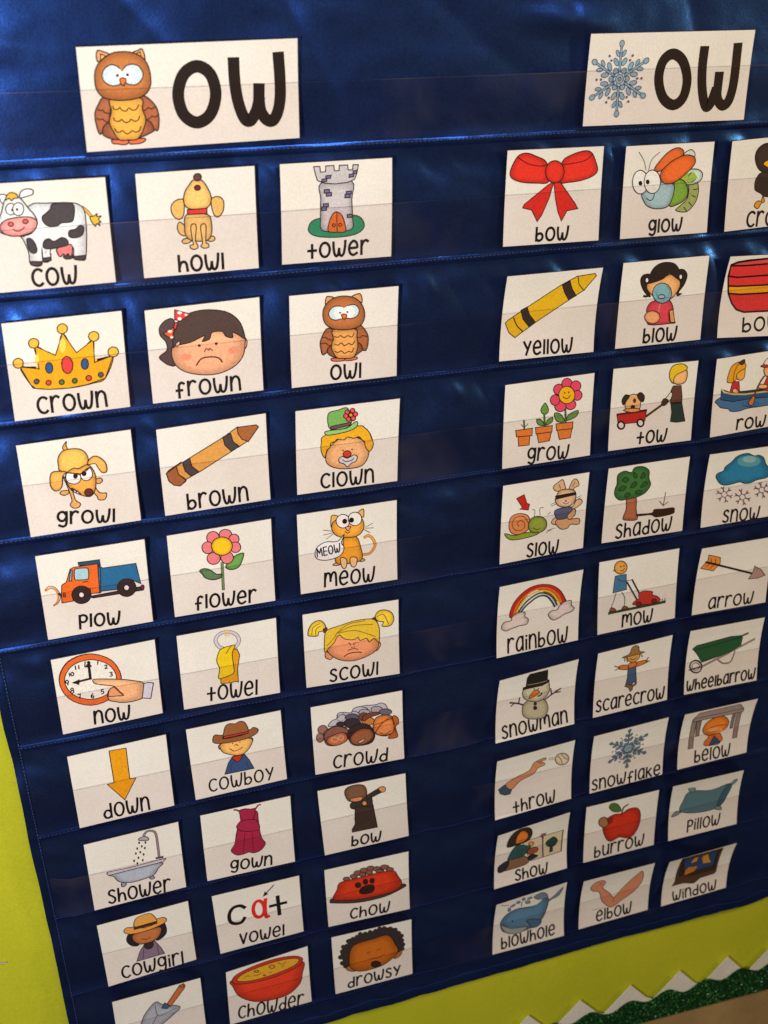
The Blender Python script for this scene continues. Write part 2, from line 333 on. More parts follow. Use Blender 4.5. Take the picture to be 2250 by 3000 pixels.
# ------------------------------------------------------------------ card data
# name: (row, column, centre x mm, centre z mm, angle, curl mm, corners TL TR BR BL in mm)
# ART lines: op stroke_mm colour points(0.1 mm)
#   F smooth filled, P straight filled, G smooth shaded, f/p/d fill only, S/L/O smooth, straight, closed stroke, K snow crystal, T word
CARDS = {
'owlhead': (-1, 0, 230.9, 124.8, 0.0135, 0.8, [(-75.1, 33.5), (76.3, 33.4), (74.7, -33.4), (-75.9, -33.5)]),
'snowhead': (-1, 3, 608.3, 123.1, -0.0060, 0.8, [(-72.3, 33.4), (73.2, 34.0), (72.9, -34.0), (-73.8, -33.4)]),
'cow': (0, 0, 123.4, 35.9, 0.0044, 0.8, [(-42.5, 37.2), (42.5, 36.8), (42.5, -36.8), (-42.5, -37.2)]),
'howl': (0, 1, 229.1, 37.4, 0.0068, 0.8, [(-42.2, 36.8), (43.0, 37.0), (42.1, -37.0), (-42.9, -36.8)]),
'tower': (0, 2, 333.2, 38.1, -0.0039, -0.8, [(-42.7, 36.5), (43.4, 36.8), (43.0, -36.8), (-43.6, -36.5)]),
'crown': (1, 0, 125.6, -59.7, 0.0133, 0.8, [(-41.4, 36.8), (42.8, 37.0), (41.3, -37.0), (-42.6, -36.8)]),
'frown': (1, 1, 227.6, -59.0, 0.0163, 0.8, [(-42.5, 36.1), (43.7, 36.9), (42.3, -36.9), (-43.5, -36.1)]),
'owl': (1, 2, 337.6, -59.4, 0.0001, 0.8, [(-43.6, 36.8), (44.6, 36.7), (43.1, -36.7), (-44.2, -36.8)]),
'growl': (2, 0, 124.4, -153.4, 0.0156, 0.8, [(-42.1, 37.9), (42.1, 38.3), (42.1, -38.3), (-42.1, -37.9)]),
'brown': (2, 1, 228.7, -152.8, 0.0216, 0.8, [(-42.8, 36.6), (43.5, 37.3), (42.5, -37.3), (-43.2, -36.6)]),
'clown': (2, 2, 338.9, -152.3, -0.0014, 0.8, [(-43.3, 36.3), (44.7, 36.5), (42.7, -36.5), (-44.2, -36.3)]),
'plow': (3, 0, 126.4, -246.1, 0.0085, 0.8, [(-42.1, 37.7), (42.1, 37.7), (41.9, -37.7), (-41.9, -37.7)]),
'flower': (3, 1, 229.1, -245.3, 0.0055, 0.8, [(-42.9, 37.5), (42.7, 38.4), (42.7, -38.4), (-42.5, -37.5)]),
'meow': (3, 2, 337.8, -244.4, -0.0082, 0.8, [(-44.5, 37.5), (43.0, 38.2), (44.4, -38.2), (-42.9, -37.5)]),
'now': (4, 0, 127.0, -338.6, 0.0267, 0.8, [(-41.5, 36.6), (42.4, 36.6), (41.2, -36.6), (-42.1, -36.6)]),
'towel': (4, 1, 229.6, -338.3, -0.0036, 0.8, [(-43.1, 36.8), (42.1, 38.0), (42.9, -38.0), (-41.9, -36.8)]),
'scowl': (4, 2, 339.8, -340.8, -0.0319, 0.8, [(-45.7, 37.4), (41.9, 38.7), (45.8, -38.7), (-42.0, -37.4)]),
'down': (5, 0, 129.1, -436.4, 0.0319, 0.8, [(-41.4, 38.3), (42.1, 38.5), (41.0, -38.5), (-41.7, -38.3)]),
'cowboy': (5, 1, 231.3, -433.7, 0.0131, 0.8, [(-43.3, 38.5), (41.2, 38.0), (43.2, -38.0), (-41.0, -38.5)]),
'crowd': (5, 2, 344.5, -437.2, -0.0273, 0.8, [(-45.9, 37.5), (41.3, 38.5), (45.9, -38.5), (-41.3, -37.5)]),
'shower': (6, 0, 132.4, -531.9, 0.0275, 0.8, [(-41.5, 38.0), (41.9, 38.2), (41.5, -38.2), (-42.0, -38.0)]),
'gown': (6, 1, 236.2, -530.0, -0.0092, 0.8, [(-43.1, 38.4), (40.7, 39.1), (43.3, -39.1), (-40.9, -38.4)]),
'bow2': (6, 2, 349.3, -532.3, -0.0145, 0.8, [(-46.4, 39.0), (40.7, 38.3), (45.7, -38.3), (-39.9, -39.0)]),
'cowgirl': (7, 0, 134.8, -625.5, 0.0537, 0.8, [(-41.3, 38.4), (42.5, 37.1), (41.3, -37.1), (-42.5, -38.4)]),
'vowel': (7, 1, 241.6, -624.0, 0.0074, 0.8, [(-43.6, 36.8), (41.1, 35.8), (42.9, -35.8), (-40.3, -36.8)]),
'chow': (7, 2, 352.2, -626.9, -0.0314, 0.8, [(-45.6, 36.6), (40.9, 37.5), (45.3, -37.5), (-40.7, -36.6)]),
'trowel': (8, 0, 138.5, -723.1, 0.0177, 0.8, [(-42.2, 37.2), (42.2, 37.2), (42.5, -37.2), (-42.5, -37.2)]),
'chowder': (8, 1, 247.2, -720.2, 0.0483, 0.8, [(-40.3, 35.4), (42.7, 38.0), (41.1, -38.0), (-43.5, -35.4)]),
'drowsy': (8, 2, 356.7, -717.3, -0.0265, 0.8, [(-44.8, 39.1), (40.5, 37.8), (44.3, -37.8), (-39.9, -39.1)]),
'bow': (0, 3, 512.7, 37.6, -0.0130, 0.8, [(-42.2, 36.9), (41.0, 37.1), (43.2, -37.1), (-41.9, -36.9)]),
'glow': (0, 4, 615.8, 36.0, -0.0059, 0.8, [(-41.7, 36.8), (39.6, 36.9), (42.3, -36.9), (-40.2, -36.8)]),
'crow': (0, 5, 716.4, 36.6, 0.0334, 0.8, [(-42.5, 37.0), (42.5, 37.2), (42.5, -37.2), (-42.5, -37.0)]),
'yellow': (1, 3, 516.7, -58.8, -0.0057, 3.0, [(-41.5, 35.4), (44.8, 36.0), (42.1, -36.0), (-45.4, -35.4)]),
'blow': (1, 4, 621.7, -57.9, -0.0036, 0.8, [(-41.2, 36.9), (41.4, 37.0), (42.0, -37.0), (-42.2, -36.9)]),
'bowl': (1, 5, 725.3, -61.8, -0.0493, 3.8, [(-42.5, 35.9), (42.5, 37.2), (42.5, -37.2), (-42.5, -35.9)]),
'grow': (2, 3, 520.0, -153.1, 0.0137, 0.8, [(-41.8, 38.2), (41.8, 38.3), (42.4, -38.3), (-42.4, -38.2)]),
'tow': (2, 4, 622.7, -151.7, -0.0165, 0.8, [(-43.7, 38.3), (41.0, 37.9), (43.8, -37.9), (-41.1, -38.3)]),
'row': (2, 5, 727.3, -151.3, 0.0354, 0.8, [(-42.5, 37.6), (42.5, 37.2), (42.5, -37.2), (-42.5, -37.6)]),
'slow': (3, 3, 521.6, -246.0, 0.0193, 0.8, [(-41.1, 38.6), (43.0, 37.8), (40.8, -37.8), (-42.8, -38.6)]),
'shadow': (3, 4, 625.1, -244.4, -0.0059, 0.8, [(-42.1, 37.4), (41.7, 38.0), (43.1, -38.0), (-42.6, -37.4)]),
'snow': (3, 5, 730.8, -245.5, -0.0037, 2.0, [(-42.5, 37.6), (42.5, 37.2), (42.5, -37.2), (-42.5, -37.6)]),
'rainbow': (4, 3, 523.2, -345.5, 0.0331, 2.5, [(-41.1, 37.9), (43.5, 38.1), (41.1, -38.1), (-43.6, -37.9)]),
'mow': (4, 4, 626.6, -340.5, 0.0127, 0.8, [(-44.3, 39.7), (41.1, 38.7), (44.0, -38.7), (-40.8, -39.7)]),
'arrow': (4, 5, 734.1, -343.2, -0.0126, 2.0, [(-41.8, 36.6), (42.7, 37.0), (42.4, -37.0), (-43.2, -36.6)]),
'snowman': (5, 3, 526.5, -444.5, 0.0602, 3.6, [(-39.1, 35.9), (43.9, 37.7), (40.0, -37.7), (-44.8, -35.9)]),
'scarecrow': (5, 4, 630.7, -438.2, 0.0431, 2.0, [(-40.1, 37.5), (42.1, 38.5), (41.0, -38.5), (-43.1, -37.5)]),
'wheelbarrow': (5, 5, 735.7, -436.2, -0.0150, 2.5, [(-44.8, 37.8), (42.0, 38.0), (44.9, -38.0), (-42.1, -37.8)]),
'throw': (6, 3, 529.3, -539.0, 0.0566, 3.0, [(-40.8, 36.3), (44.2, 36.5), (40.7, -36.5), (-44.2, -36.3)]),
'snowflake': (6, 4, 635.6, -535.1, 0.0361, 2.5, [(-41.6, 35.8), (43.8, 36.1), (41.5, -36.1), (-43.7, -35.8)]),
'below': (6, 5, 740.3, -533.4, 0.0041, 3.5, [(-42.7, 34.8), (45.6, 34.0), (41.2, -34.0), (-44.1, -34.8)]),
'show': (7, 3, 531.9, -631.2, 0.0751, 3.6, [(-37.8, 34.9), (43.3, 37.4), (39.1, -37.4), (-44.6, -34.9)]),
'burrow': (7, 4, 634.8, -626.9, -0.0016, 1.0, [(-43.7, 37.2), (42.1, 37.2), (43.5, -37.2), (-41.9, -37.2)]),
'pillow': (7, 5, 738.9, -627.4, -0.0090, 3.0, [(-45.2, 37.2), (42.7, 36.9), (44.8, -36.9), (-42.2, -37.2)]),
'blowhole': (8, 3, 534.5, -725.1, 0.0382, 3.5, [(-39.5, 34.6), (42.5, 38.2), (40.9, -38.2), (-43.9, -34.6)]),
'elbow': (8, 4, 638.5, -724.4, 0.0037, 3.0, [(-42.6, 33.8), (44.6, 33.3), (42.1, -33.3), (-44.1, -33.8)]),
'window': (8, 5, 742.6, -725.7, 0.0233, 4.0, [(-39.9, 31.3), (46.2, 31.6), (39.0, -31.6), (-45.4, -31.3)]),
}
ART = {
'owlhead': """G - e0a070 -620,240 -626,279 -612,310 -573,299 -541,282 -585,251
P - efc27a -601,246 -596,287 -562,273
G - e0a070 -384,285 -348,300 -321,308 -306,272 -308,227 -332,254
P - efc27a -364,278 -334,289 -327,244
G - b06a48 -613,11 -645,-27 -676,-85 -677,-158 -658,-225 -614,-182 -590,-150 -559,2
G - b06a48 -336,10 -290,-25 -254,-81 -248,-156 -266,-224 -307,-193 -341,-144 -359,-8
G - a8643f -590,-150 -640,-221 -588,-258 -506,-273 -399,-263 -311,-234 -291,-211 -341,-147
F - f07a50 -579,-265 -578,-289 -543,-295 -509,-302 -480,-297 -470,-276
F - f07a50 -463,-276 -460,-300 -424,-301 -389,-299 -359,-286 -364,-268
G - f3b84e -559,2 -564,-77 -587,-150 -563,-219 -533,-267 -471,-273 -407,-269 -362,-210 -339,-144 -355,-75 -360,-5
G - c07840 -651,151 -650,72 -612,15 -533,-9 -443,-12 -358,2 -301,42 -279,107 -289,200 -331,260 -397,289 -458,296 -527,287 -599,245 -635,202
F - d8ecf4 -467,175 -495,205 -535,217 -578,196 -601,155 -588,109 -543,84 -501,86 -462,103 -425,86 -377,85 -339,117 -328,156 -351,199 -391,214 -437,206
f - fdfdff -463,145 -480,112 -514,99 -544,115 -553,149 -536,183 -503,195 -473,180
f - fdfdff -380,146 -397,113 -431,100 -461,116 -471,150 -454,184 -421,196 -390,181
f - 2a2a2a -490,147 -494,140 -501,137 -508,140 -510,148 -507,154 -499,157 -492,154
f - 2a2a2a -422,148 -426,141 -434,139 -441,142 -443,149 -439,156 -432,158 -425,155
F - ee7a30 -487,124 -466,131 -446,122 -450,102 -468,80 -483,100
S - 5a3020 -552,-48 -543,-69 -518,-67 -507,-57 -492,-78 -464,-82 -445,-64 -422,-80 -394,-73 -378,-47
S - 5a3020 -556,-121 -547,-142 -520,-147 -502,-136 -483,-155 -455,-154 -439,-138 -416,-153 -390,-144 -379,-121
S - 5a3020 -557,-192 -545,-213 -524,-218 -506,-209 -480,-231 -455,-225 -440,-213 -416,-224 -391,-216 -377,-189
S - 5a3020 -656,-62 -636,-72 -622,-68 -610,-85 -580,-93
S - 5a3020 -669,-118 -650,-129 -629,-126 -617,-141 -590,-148
S - 5a3020 -353,-88 -331,-83 -316,-68 -292,-79 -266,-63
S - 5a3020 -338,-145 -316,-142 -293,-126 -273,-134 -246,-115
O 8.2 241814 161,-7 112,-136 14,-186 -75,-126 -101,7 -52,133 45,182 133,125
S 8.2 241814 301,205 301,60 318,-76 354,-178 397,-193 441,-133 466,-59
L 8.2 241814 471,27 465,-65
S 8.2 241814 466,-59 474,-134 511,-193 558,-202 599,-141 621,-42 625,81 621,227""",
'snowhead': """K - 8fb0c6 -451,5 270
O 8.2 241814 160,-15 139,-150 55,-203 -44,-144 -97,-8 -75,124 8,177 105,120
S 8.2 241814 287,205 287,79 300,-50 327,-163 360,-225 398,-203 430,-110
L 8.2 241814 451,11 450,-110
S 8.2 241814 446,-101 463,-177 510,-221 558,-199 587,-115 596,16 590,223""",
'cow': """S 2.4 3a2020 251,172 279,144 306,102
S 1.3 f0b838 251,172 279,144 306,102
F - f0b838 296,105 323,109 346,123 342,104 371,105 352,85 366,63 350,61 356,39 336,54 324,37 307,62 297,84
G - e8eef2 -108,208 11,219 135,214 217,201 259,156 263,65 254,-53 232,-182 194,-190 153,-175 156,-99 100,-84 3,-98 -6,-173 -59,-179 -56,-82 -70,-200 -145,-193 -149,-107 -174,-19 -201,15 -260,30
P - 4a4448 -144,-172 -72,-178 -71,-202 -110,-207 -145,-196
P - 4a4448 -62,-157 -4,-153 -3,-175 -39,-181 -61,-177
P - 4a4448 149,-162 235,-160 232,-186 194,-192 154,-180
F - 4a4448 87,-148 140,-147 148,-169 110,-177 85,-167
F - f08888 46,-96 143,-76 144,-142 128,-157 114,-139 97,-154 83,-137 65,-155 50,-145
F - 4a4448 57,212 186,203 183,103 156,78 98,77 64,59 12,60 -21,86 -28,129 3,153 32,177
F - 4a4448 135,-11 144,20 187,28 221,52 244,34 230,-13 191,-32 149,-28
F - 4a4448 -45,-83 -37,-40 -3,-24 31,-46 86,-23 121,-42 122,-75 78,-87 3,-95
F - 4a4448 -148,-16 -122,-14 -100,-46 -90,-90 -104,-116 -134,-108 -149,-64
G - eef2f4 -290,293 -254,296 -238,269 -263,230 -286,252
G - eef2f4 -162,269 -146,309 -109,324 -69,315 -71,287 -105,276 -141,268
G - e8eef2 -259,260 -207,275 -162,269 -140,242 -106,187 -76,143 -67,90 -118,19 -222,12 -319,46 -319,119 -291,180
F - f2b838 -254,260 -240,290 -212,307 -179,294 -172,270 -198,266 -215,252 -228,269
G - f2a09c -314,87 -268,126 -184,138 -113,135 -70,111 -68,79 -100,34 -170,13 -242,13 -300,39
F - f8f8f8 -194,194 -208,166 -233,157 -255,170 -261,198 -247,225 -222,235 -200,222
F - f8f8f8 -143,190 -157,160 -185,149 -209,164 -215,195 -201,225 -173,236 -149,221
f - 2a1a1a -210,189 -213,182 -219,180 -225,183 -226,191 -223,198 -217,200 -211,197
f - 2a1a1a -179,190 -183,183 -189,181 -194,184 -195,192 -192,199 -186,201 -181,198
F - e0605c -223,93 -230,83 -243,80 -256,85 -259,96 -253,106 -239,109 -227,104
F - e0605c -124,105 -131,95 -144,91 -157,97 -161,107 -154,117 -140,121 -128,115
S - 7a2a2a -231,60 -212,46 -186,46 -164,60 -154,70
T 2.05 cow -146,-345 154,-350 115""",
'howl': """F - e8c078 -105,-18 -139,12 -159,-25 -146,-70 -108,-90 -101,-63
F - e8c078 -65,-116 -110,-109 -134,-127 -113,-145 -73,-137
F - e8c078 53,-120 94,-106 109,-130 85,-145 52,-136
G - e8bc74 -83,63 -105,-18 -102,-85 -61,-127 46,-136 86,-89 91,-11 66,51
F - f0c47c -60,-22 -57,-122 -52,-156 -75,-160 -76,-179 -49,-192 -20,-181 -24,-158 -35,-124 -22,-19
F - f0c47c 11,-27 15,-128 13,-156 0,-172 25,-190 60,-182 56,-159 40,-141 49,-25
F - e8b868 -96,167 -143,170 -184,141 -193,98 -175,53 -138,30 -107,59 -97,113
F - e8b868 107,163 158,171 190,136 183,70 149,29 121,36 104,76 99,120
G - f2c070 -16,302 -52,266 -83,225 -99,167 -86,117 -38,95 40,92 87,116 102,169 84,230 44,292
P - e03838 -77,95 65,95 63,57 -77,62
F - 6a4040 40,316 31,298 11,292 -8,301 -15,320 -5,337 15,343 34,335
F - 6a3030 29,243 22,230 6,226 -9,232 -15,246 -7,258 9,262 24,256
T 2.05 howl -169,-343 155,-350 107""",
'tower': """F - 2f8f68 -228,-110 -198,-57 -111,-36 82,-30 169,-45 208,-93 203,-139 139,-177 2,-190 -143,-176 -210,-148
G - c4bfc4 -120,217 -127,101 -132,-34 -130,-117 -75,-143 22,-150 115,-133 119,-51 114,87 116,217
P - cac5ca -174,335 -127,335 -123,294 -85,295 -82,336 -20,336 -17,298 19,298 22,335 86,334 90,299 124,297 128,334 170,332 157,273 138,229 85,210 -11,204 -96,214 -148,236 -163,281
P - 74709a -83,266 -43,268 -48,247 -86,243
P - 74709a -115,243 -75,245 -79,224 -117,224
P - 74709a 98,267 133,269 131,248 95,245
P - 74709a 129,291 158,291 153,269 126,270
P - 74709a -99,167 -59,167 -57,142 -100,143
P - 74709a -84,143 -43,145 -43,120 -84,118
P - 74709a 72,145 111,146 111,125 72,124
P - 74709a 61,124 101,124 101,100 60,99
P - 74709a -109,66 -69,66 -69,42 -110,41
P - 74709a -121,43 -83,43 -85,17 -122,17
P - 74709a 77,-25 116,-24 116,-47 77,-48
F - e07030 -73,-139 -66,-75 -39,-17 -5,1 33,-27 54,-83 61,-148 -7,-151
L - 4a2018 -5,1 -5,-151
F - e07030 -18,-98 -22,-106 -30,-109 -38,-105 -41,-97 -38,-89 -29,-87 -21,-90
F - e07030 32,-98 29,-106 21,-108 12,-105 9,-97 13,-89 21,-86 29,-90
T 2.05 tower -234,-331 241,-334 107""",
'crown': """G - f4b41c -331,35 -203,5 -210,178 -76,92 -5,251 74,93 203,176 194,4 333,42 258,-125 169,-152 24,-167 -135,-160 -247,-139 -274,-113
P - f4b41c -331,35 -203,5 -210,178 -76,92 -5,251 74,93 203,176 194,4 333,42 258,-125 114,-159 -12,-167 -153,-159 -247,-140 -277,-108
F - f8c040 -306,60 -320,35 -347,28 -370,42 -377,69 -363,93 -336,101 -313,87
F - f8c040 -179,196 -193,171 -220,164 -243,177 -250,204 -236,228 -210,236 -186,222
F - f8c040 33,281 19,256 -8,248 -32,262 -39,289 -25,313 2,321 26,307
F - f8c040 247,198 234,173 206,165 182,179 174,206 188,231 215,238 240,225
F - f8c040 374,64 360,39 332,31 307,45 299,73 313,98 340,106 366,92
F - 2f5f9f -107,3 -116,-26 -134,-37 -151,-25 -157,4 -148,33 -130,45 -113,32
F - ea4848 37,9 23,-37 -6,-56 -33,-35 -42,11 -29,57 0,75 27,55
F - 2f5f9f 148,0 139,-28 120,-39 103,-26 97,4 107,32 126,43 143,30
F - 5a6080 -216,-89 -223,-102 -236,-106 -247,-99 -251,-85 -244,-73 -231,-69 -219,-76
F - e85048 -133,-110 -140,-122 -154,-126 -166,-119 -169,-105 -162,-93 -149,-89 -137,-96
F - 4f7f50 -41,-117 -48,-130 -61,-133 -73,-126 -76,-112 -69,-100 -56,-96 -45,-103
F - 4f7f50 53,-119 46,-131 33,-135 21,-128 18,-114 25,-101 38,-98 49,-105
F - e85048 157,-111 149,-124 135,-128 122,-121 118,-106 125,-93 140,-89 153,-96
F - 5a6080 245,-96 238,-109 225,-113 213,-106 209,-92 216,-79 229,-75 241,-82
f - fbd860 6,157 -5,119 -23,105 -37,123 -39,162 -27,200 -9,214 4,197
f - fbd860 -193,79 -201,53 -213,44 -222,56 -223,82 -215,108 -203,117 -193,105
T 2.05 crown -251,-332 242,-342 120""",
'frown': """F - 58484a -215,259 -275,272 -328,222 -328,159 -291,103 -291,40 -351,-4 -324,-46 -284,-77 -234,-77 -220,69
F - f2b090 296,78 322,42 313,-9 289,-19 279,21
G - f4b48c -246,60 -258,-3 -234,-84 -165,-145 -42,-184 84,-190 203,-153 278,-83 304,5 297,97 174,150 -12,172 -188,155
F - 54423e -214,196 -164,278 -50,315 74,312 196,275 279,189 308,63 259,95 216,120 213,79 164,94 135,136 60,138 37,89 -20,77 2,119 -107,81 -214,69 -240,59 -236,135
P - e84848 -204,343 -88,297 -169,254 -211,268
P - e86030 -305,172 -216,215 -234,160 -225,121 -268,139
P - e84848 -214,244 -189,246 -208,195 -226,200
F - e8c0a0 -219,82 -190,101 -192,76 -215,62
f - f8f8f8 -153,315 -159,307 -171,305 -183,310 -187,318 -181,326 -169,328 -157,323
f - f8f8f8 -115,295 -119,289 -126,288 -133,291 -135,297 -132,303 -124,305 -118,302
f - f8f8f8 -161,270 -166,261 -175,258 -185,263 -188,273 -183,282 -173,285 -164,280
f - f8f8f8 -239,181 -245,174 -256,173 -267,177 -271,185 -265,191 -254,193 -243,189
f - f8f8f8 -235,135 -239,129 -247,127 -254,131 -257,137 -253,143 -245,145 -238,141
f - f2a080 -113,-34 -127,-53 -157,-57 -186,-45 -197,-24 -182,-5 -152,-1 -123,-13
f - f2a080 255,-28 241,-46 210,-51 180,-39 169,-17 183,1 214,6 244,-6
f - 4a2a20 -34,47 -38,39 -46,37 -54,41 -56,49 -53,57 -44,59 -37,55
f - 4a2a20 95,46 92,39 83,36 76,41 73,49 77,57 85,59 93,55
S - 8a4030 -12,-5 6,16 24,3 31,15 51,-3
S 1.1 6a2a20 -80,-103 -38,-57 32,-50 94,-67 119,-103
T 2.05 frown -251,-331 241,-342 112""",
'owl': """G - d89868 -149,269 -147,320 -127,338 -68,313 -109,272
G - d89868 65,320 125,337 145,300 142,261 98,298
G - ac6840 -147,79 -196,-8 -197,-75 -179,-128 -131,-95 -96,-59 -94,61
G - ac6840 129,85 183,19 196,-49 175,-128 127,-103 100,-53 95,55
G - a06040 -103,-58 -144,-107 -92,-153 44,-175 127,-136 147,-112 100,-53
F - ee7858 -108,-162 -99,-186 -11,-192 -4,-174
F - ee7858 3,-175 16,-195 92,-192 92,-173
G - eeae60 -91,67 -91,-6 -110,-71 -71,-158 -11,-173 71,-171 107,-94 101,-13 88,55
G - b87040 -174,193 -152,119 -80,72 34,58 129,78 168,154 144,248 78,309 -15,330 -95,315 -156,263
F - d8ecf4 -1,229 -36,252 -90,250 -126,208 -111,161 -65,143 -2,154 62,144 110,166 120,211 91,250 37,251
f - fdfdff 15,195 0,163 -34,152 -68,169 -81,204 -67,236 -32,246 1,229
f - fdfdff 85,195 70,162 35,152 2,169 -12,204 3,236 37,246 71,229
f - 2a2a2a -27,199 -29,193 -35,192 -40,194 -43,200 -40,205 -35,207 -29,204
f - 2a2a2a 34,198 31,193 25,191 20,194 17,200 20,205 26,207 31,204
F - ee7a30 -24,179 -4,186 20,173 -2,141
S - 5a3020 -84,13 -55,3 -34,15 -5,-4 26,8 60,-6 77,23
S - 5a3020 -85,-47 -56,-60 -29,-46 -2,-69 32,-56 62,-69 84,-38
S - 5a3020 -84,-107 -57,-119 -30,-109 -3,-132 31,-119 56,-129 72,-97
S - 5a3020 -188,11 -155,14 -135,-4 -95,-16
S - 5a3020 -196,-35 -156,-33 -136,-52 -103,-58
S - 5a3020 101,-13 128,-15 148,-4 183,-14
T 2.05 owl -119,-334 124,-344 112""",
'growl': """F - e8b050 -86,288 -91,318 -72,346 -58,356 -66,325 -57,288
F - e8b060 -95,-42 -146,-39 -159,-58 -132,-78 -99,-68
F - e8b060 116,16 154,22 167,-3 144,-22 117,-15
G - f0bc5c -133,128 -141,170 -137,230 -104,280 -47,295 24,284 66,249 82,191 61,138 -37,92
F - f0b468 -120,85 -105,21 -91,-43 -79,-128 -97,-162 -77,-192 -36,-193 -21,-164 -51,-133 -62,-74 -69,-16
F - f0b468 104,-44 127,-90 153,-105 183,-110 177,-146 156,-163 119,-154 113,-129 90,-84
G - efb058 -89,111 -178,130 -211,100 -220,20 -199,-25 -163,-29 -135,6 -120,85
G - efb058 81,145 127,148 150,103 173,64 206,68 210,125 186,174 143,207 106,202 74,166
G - efae50 -102,82 -87,-13 -56,-59 22,-109 72,-112 107,-55 120,46 96,122 62,148 5,126 -41,134
F - f8f4f4 -98,82 -81,104 -37,92 3,81 7,34 -29,4 -74,14 -98,41
F - f8f4f4 12,79 78,120 99,81 91,41 56,17 20,32
S 1.1 5a2828 -85,105 -37,92 5,75
S 1.1 5a2828 8,80 47,94 87,124
F - 2a1414 -14,66 -20,55 -31,51 -40,58 -43,71 -37,82 -26,85 -17,79
F - 2a1414 52,76 46,64 35,61 25,68 23,81 28,92 39,95 49,89
F - f4f0f0 -70,-26 -36,-52 -8,-86 -39,-73 -64,-48
L - 4a2a2a -66,-27 -55,-49 -49,-38 -38,-64 -29,-53 -17,-81
F - 6a3030 84,-86 72,-106 49,-111 28,-99 22,-76 34,-55 57,-50 78,-63
T 2.05 growl -208,-306 214,-357 100""",
'brown': """P - 7a4a30 -387,-10 -365,14 -263,67 -240,-99 -289,-133 -339,-117 -374,-76
P - e0a050 -304,39 91,227 201,293 270,157 -116,-34 -238,-85 -292,-33
P - a8643c -387,-10 -304,39 -292,-33 -239,-92 -289,-133 -339,-117 -374,-76
P - 504448 -253,59 -193,91 -183,19 -129,-39 -197,-63 -238,-14
P - 504448 81,226 145,247 159,175 208,125 139,96 91,157
P - ac6838 201,291 353,288 371,267 281,156 232,184 203,237
T 2.05 brown -243,-342 239,-348 122""",
'clown': """G - f2b428 -185,127 -221,60 -223,-26 -189,-74 -146,7 -32,78 94,69 164,-57 207,-48 215,16 180,108 109,160 -31,143
G - f4b880 -152,22 -189,-45 -183,-118 -121,-168 -8,-194 120,-183 178,-96 164,-21 122,43 38,86 -60,85
F - f2b428 -192,125 -225,61 -227,-11 -200,-69 -181,-10 -152,15 -145,50 -110,60 -88,78 -33,64 -4,86 52,67 94,76 122,43 143,26 150,-19 186,-67 219,-13 201,55 180,108 144,148 88,170
F - 7cb860 -164,306 -84,329 2,334 25,185 -142,167
F - 9ccc80 -191,156 -129,162 -10,164 61,209 86,199 67,158 -10,133 -143,122 -185,130
P - 7a5060 -144,196 23,211 28,188 -140,167
G - e85058 16,300 10,287 -4,283 -18,290 -23,305 -17,318 -3,322 10,315
G - e85058 60,309 55,295 41,291 27,299 21,313 27,327 41,331 55,323
G - e85058 85,274 79,261 65,257 52,265 46,279 52,293 66,297 80,289
G - e85058 67,240 61,227 47,222 33,230 27,245 33,258 47,262 61,255
G - e85058 25,239 19,226 5,222 -9,230 -14,244 -8,258 5,262 19,254
G - e85058 4,269 -2,256 -16,252 -29,259 -35,274 -29,287 -15,291 -1,284
F - f2a030 43,273 38,261 26,258 15,264 10,277 15,288 27,292 38,285
F - d8dce4 -80,-96 -49,-79 -7,-99 50,-78 78,-99 64,-138 28,-148 -8,-175 -36,-146 -75,-126
S - 4a3030 -49,-108 -22,-126 21,-125 47,-110
F - e03c30 25,-67 14,-86 -10,-92 -33,-80 -43,-58 -33,-39 -9,-33 15,-45
f - 3a2020 -38,-26 -40,-31 -44,-33 -48,-30 -50,-25 -48,-20 -44,-18 -40,-21
f - 3a2020 39,-28 38,-33 34,-35 30,-32 28,-27 30,-22 34,-20 38,-23
T 2.05 clown -235,-332 213,-345 119""",
'plow': """P - 3a3034 -58,-51 364,-42 371,-78 306,-77 -32,-73
S 1.6 e09040 -382,60 -344,78 -309,55 -292,6 -303,-47 -336,-80
S 0.6 3a2020 -386,69 -352,96 -311,79 -282,27 -278,-19 -301,-65 -339,-83
L 2 3a3040 -286,16 -263,-10
P - 2f4f70 -108,265 56,260 58,207 -106,239
P - 2a6a9a 43,209 37,-24 173,-33 193,25 274,43 357,-18 334,175 74,181
P - 3f6f9f 31,228 55,185 36,-35 16,-37
P - ec6c28 -267,13 -255,88 -217,109 -175,217 -150,229 39,227 26,-35 -46,-30 -41,14 -105,48 -176,17 -186,-70 -273,-70
P - 8fc0d0 -195,112 -172,211 -161,203 -176,112
F - a8d0d8 -144,200 -124,213 -58,206 -38,191 -44,115 -60,104 -136,112 -151,130
F - 3a2828 -42,-40 -70,-92 -125,-105 -174,-72 -189,-11 -161,40 -106,53 -57,20
F - f0e8e8 -95,-30 -103,-46 -118,-50 -132,-40 -136,-22 -128,-6 -113,-2 -99,-12
F - 3a2828 314,-44 286,-96 232,-110 182,-76 167,-15 194,37 248,50 298,17
F - f0e8e8 261,-34 253,-50 237,-54 223,-44 219,-25 227,-9 242,-5 257,-15
F - 7a3060 378,-53 373,-68 363,-73 355,-64 353,-48 358,-33 368,-28 376,-36
F - ec6c28 -238,7 -241,1 -247,0 -252,3 -253,10 -250,16 -245,17 -240,14
F - ec6c28 -239,-13 -242,-19 -247,-20 -252,-17 -254,-10 -251,-4 -245,-3 -240,-6
L - 4a2020 -91,85 -52,85
T 2.05 plow -162,-315 150,-345 108""",
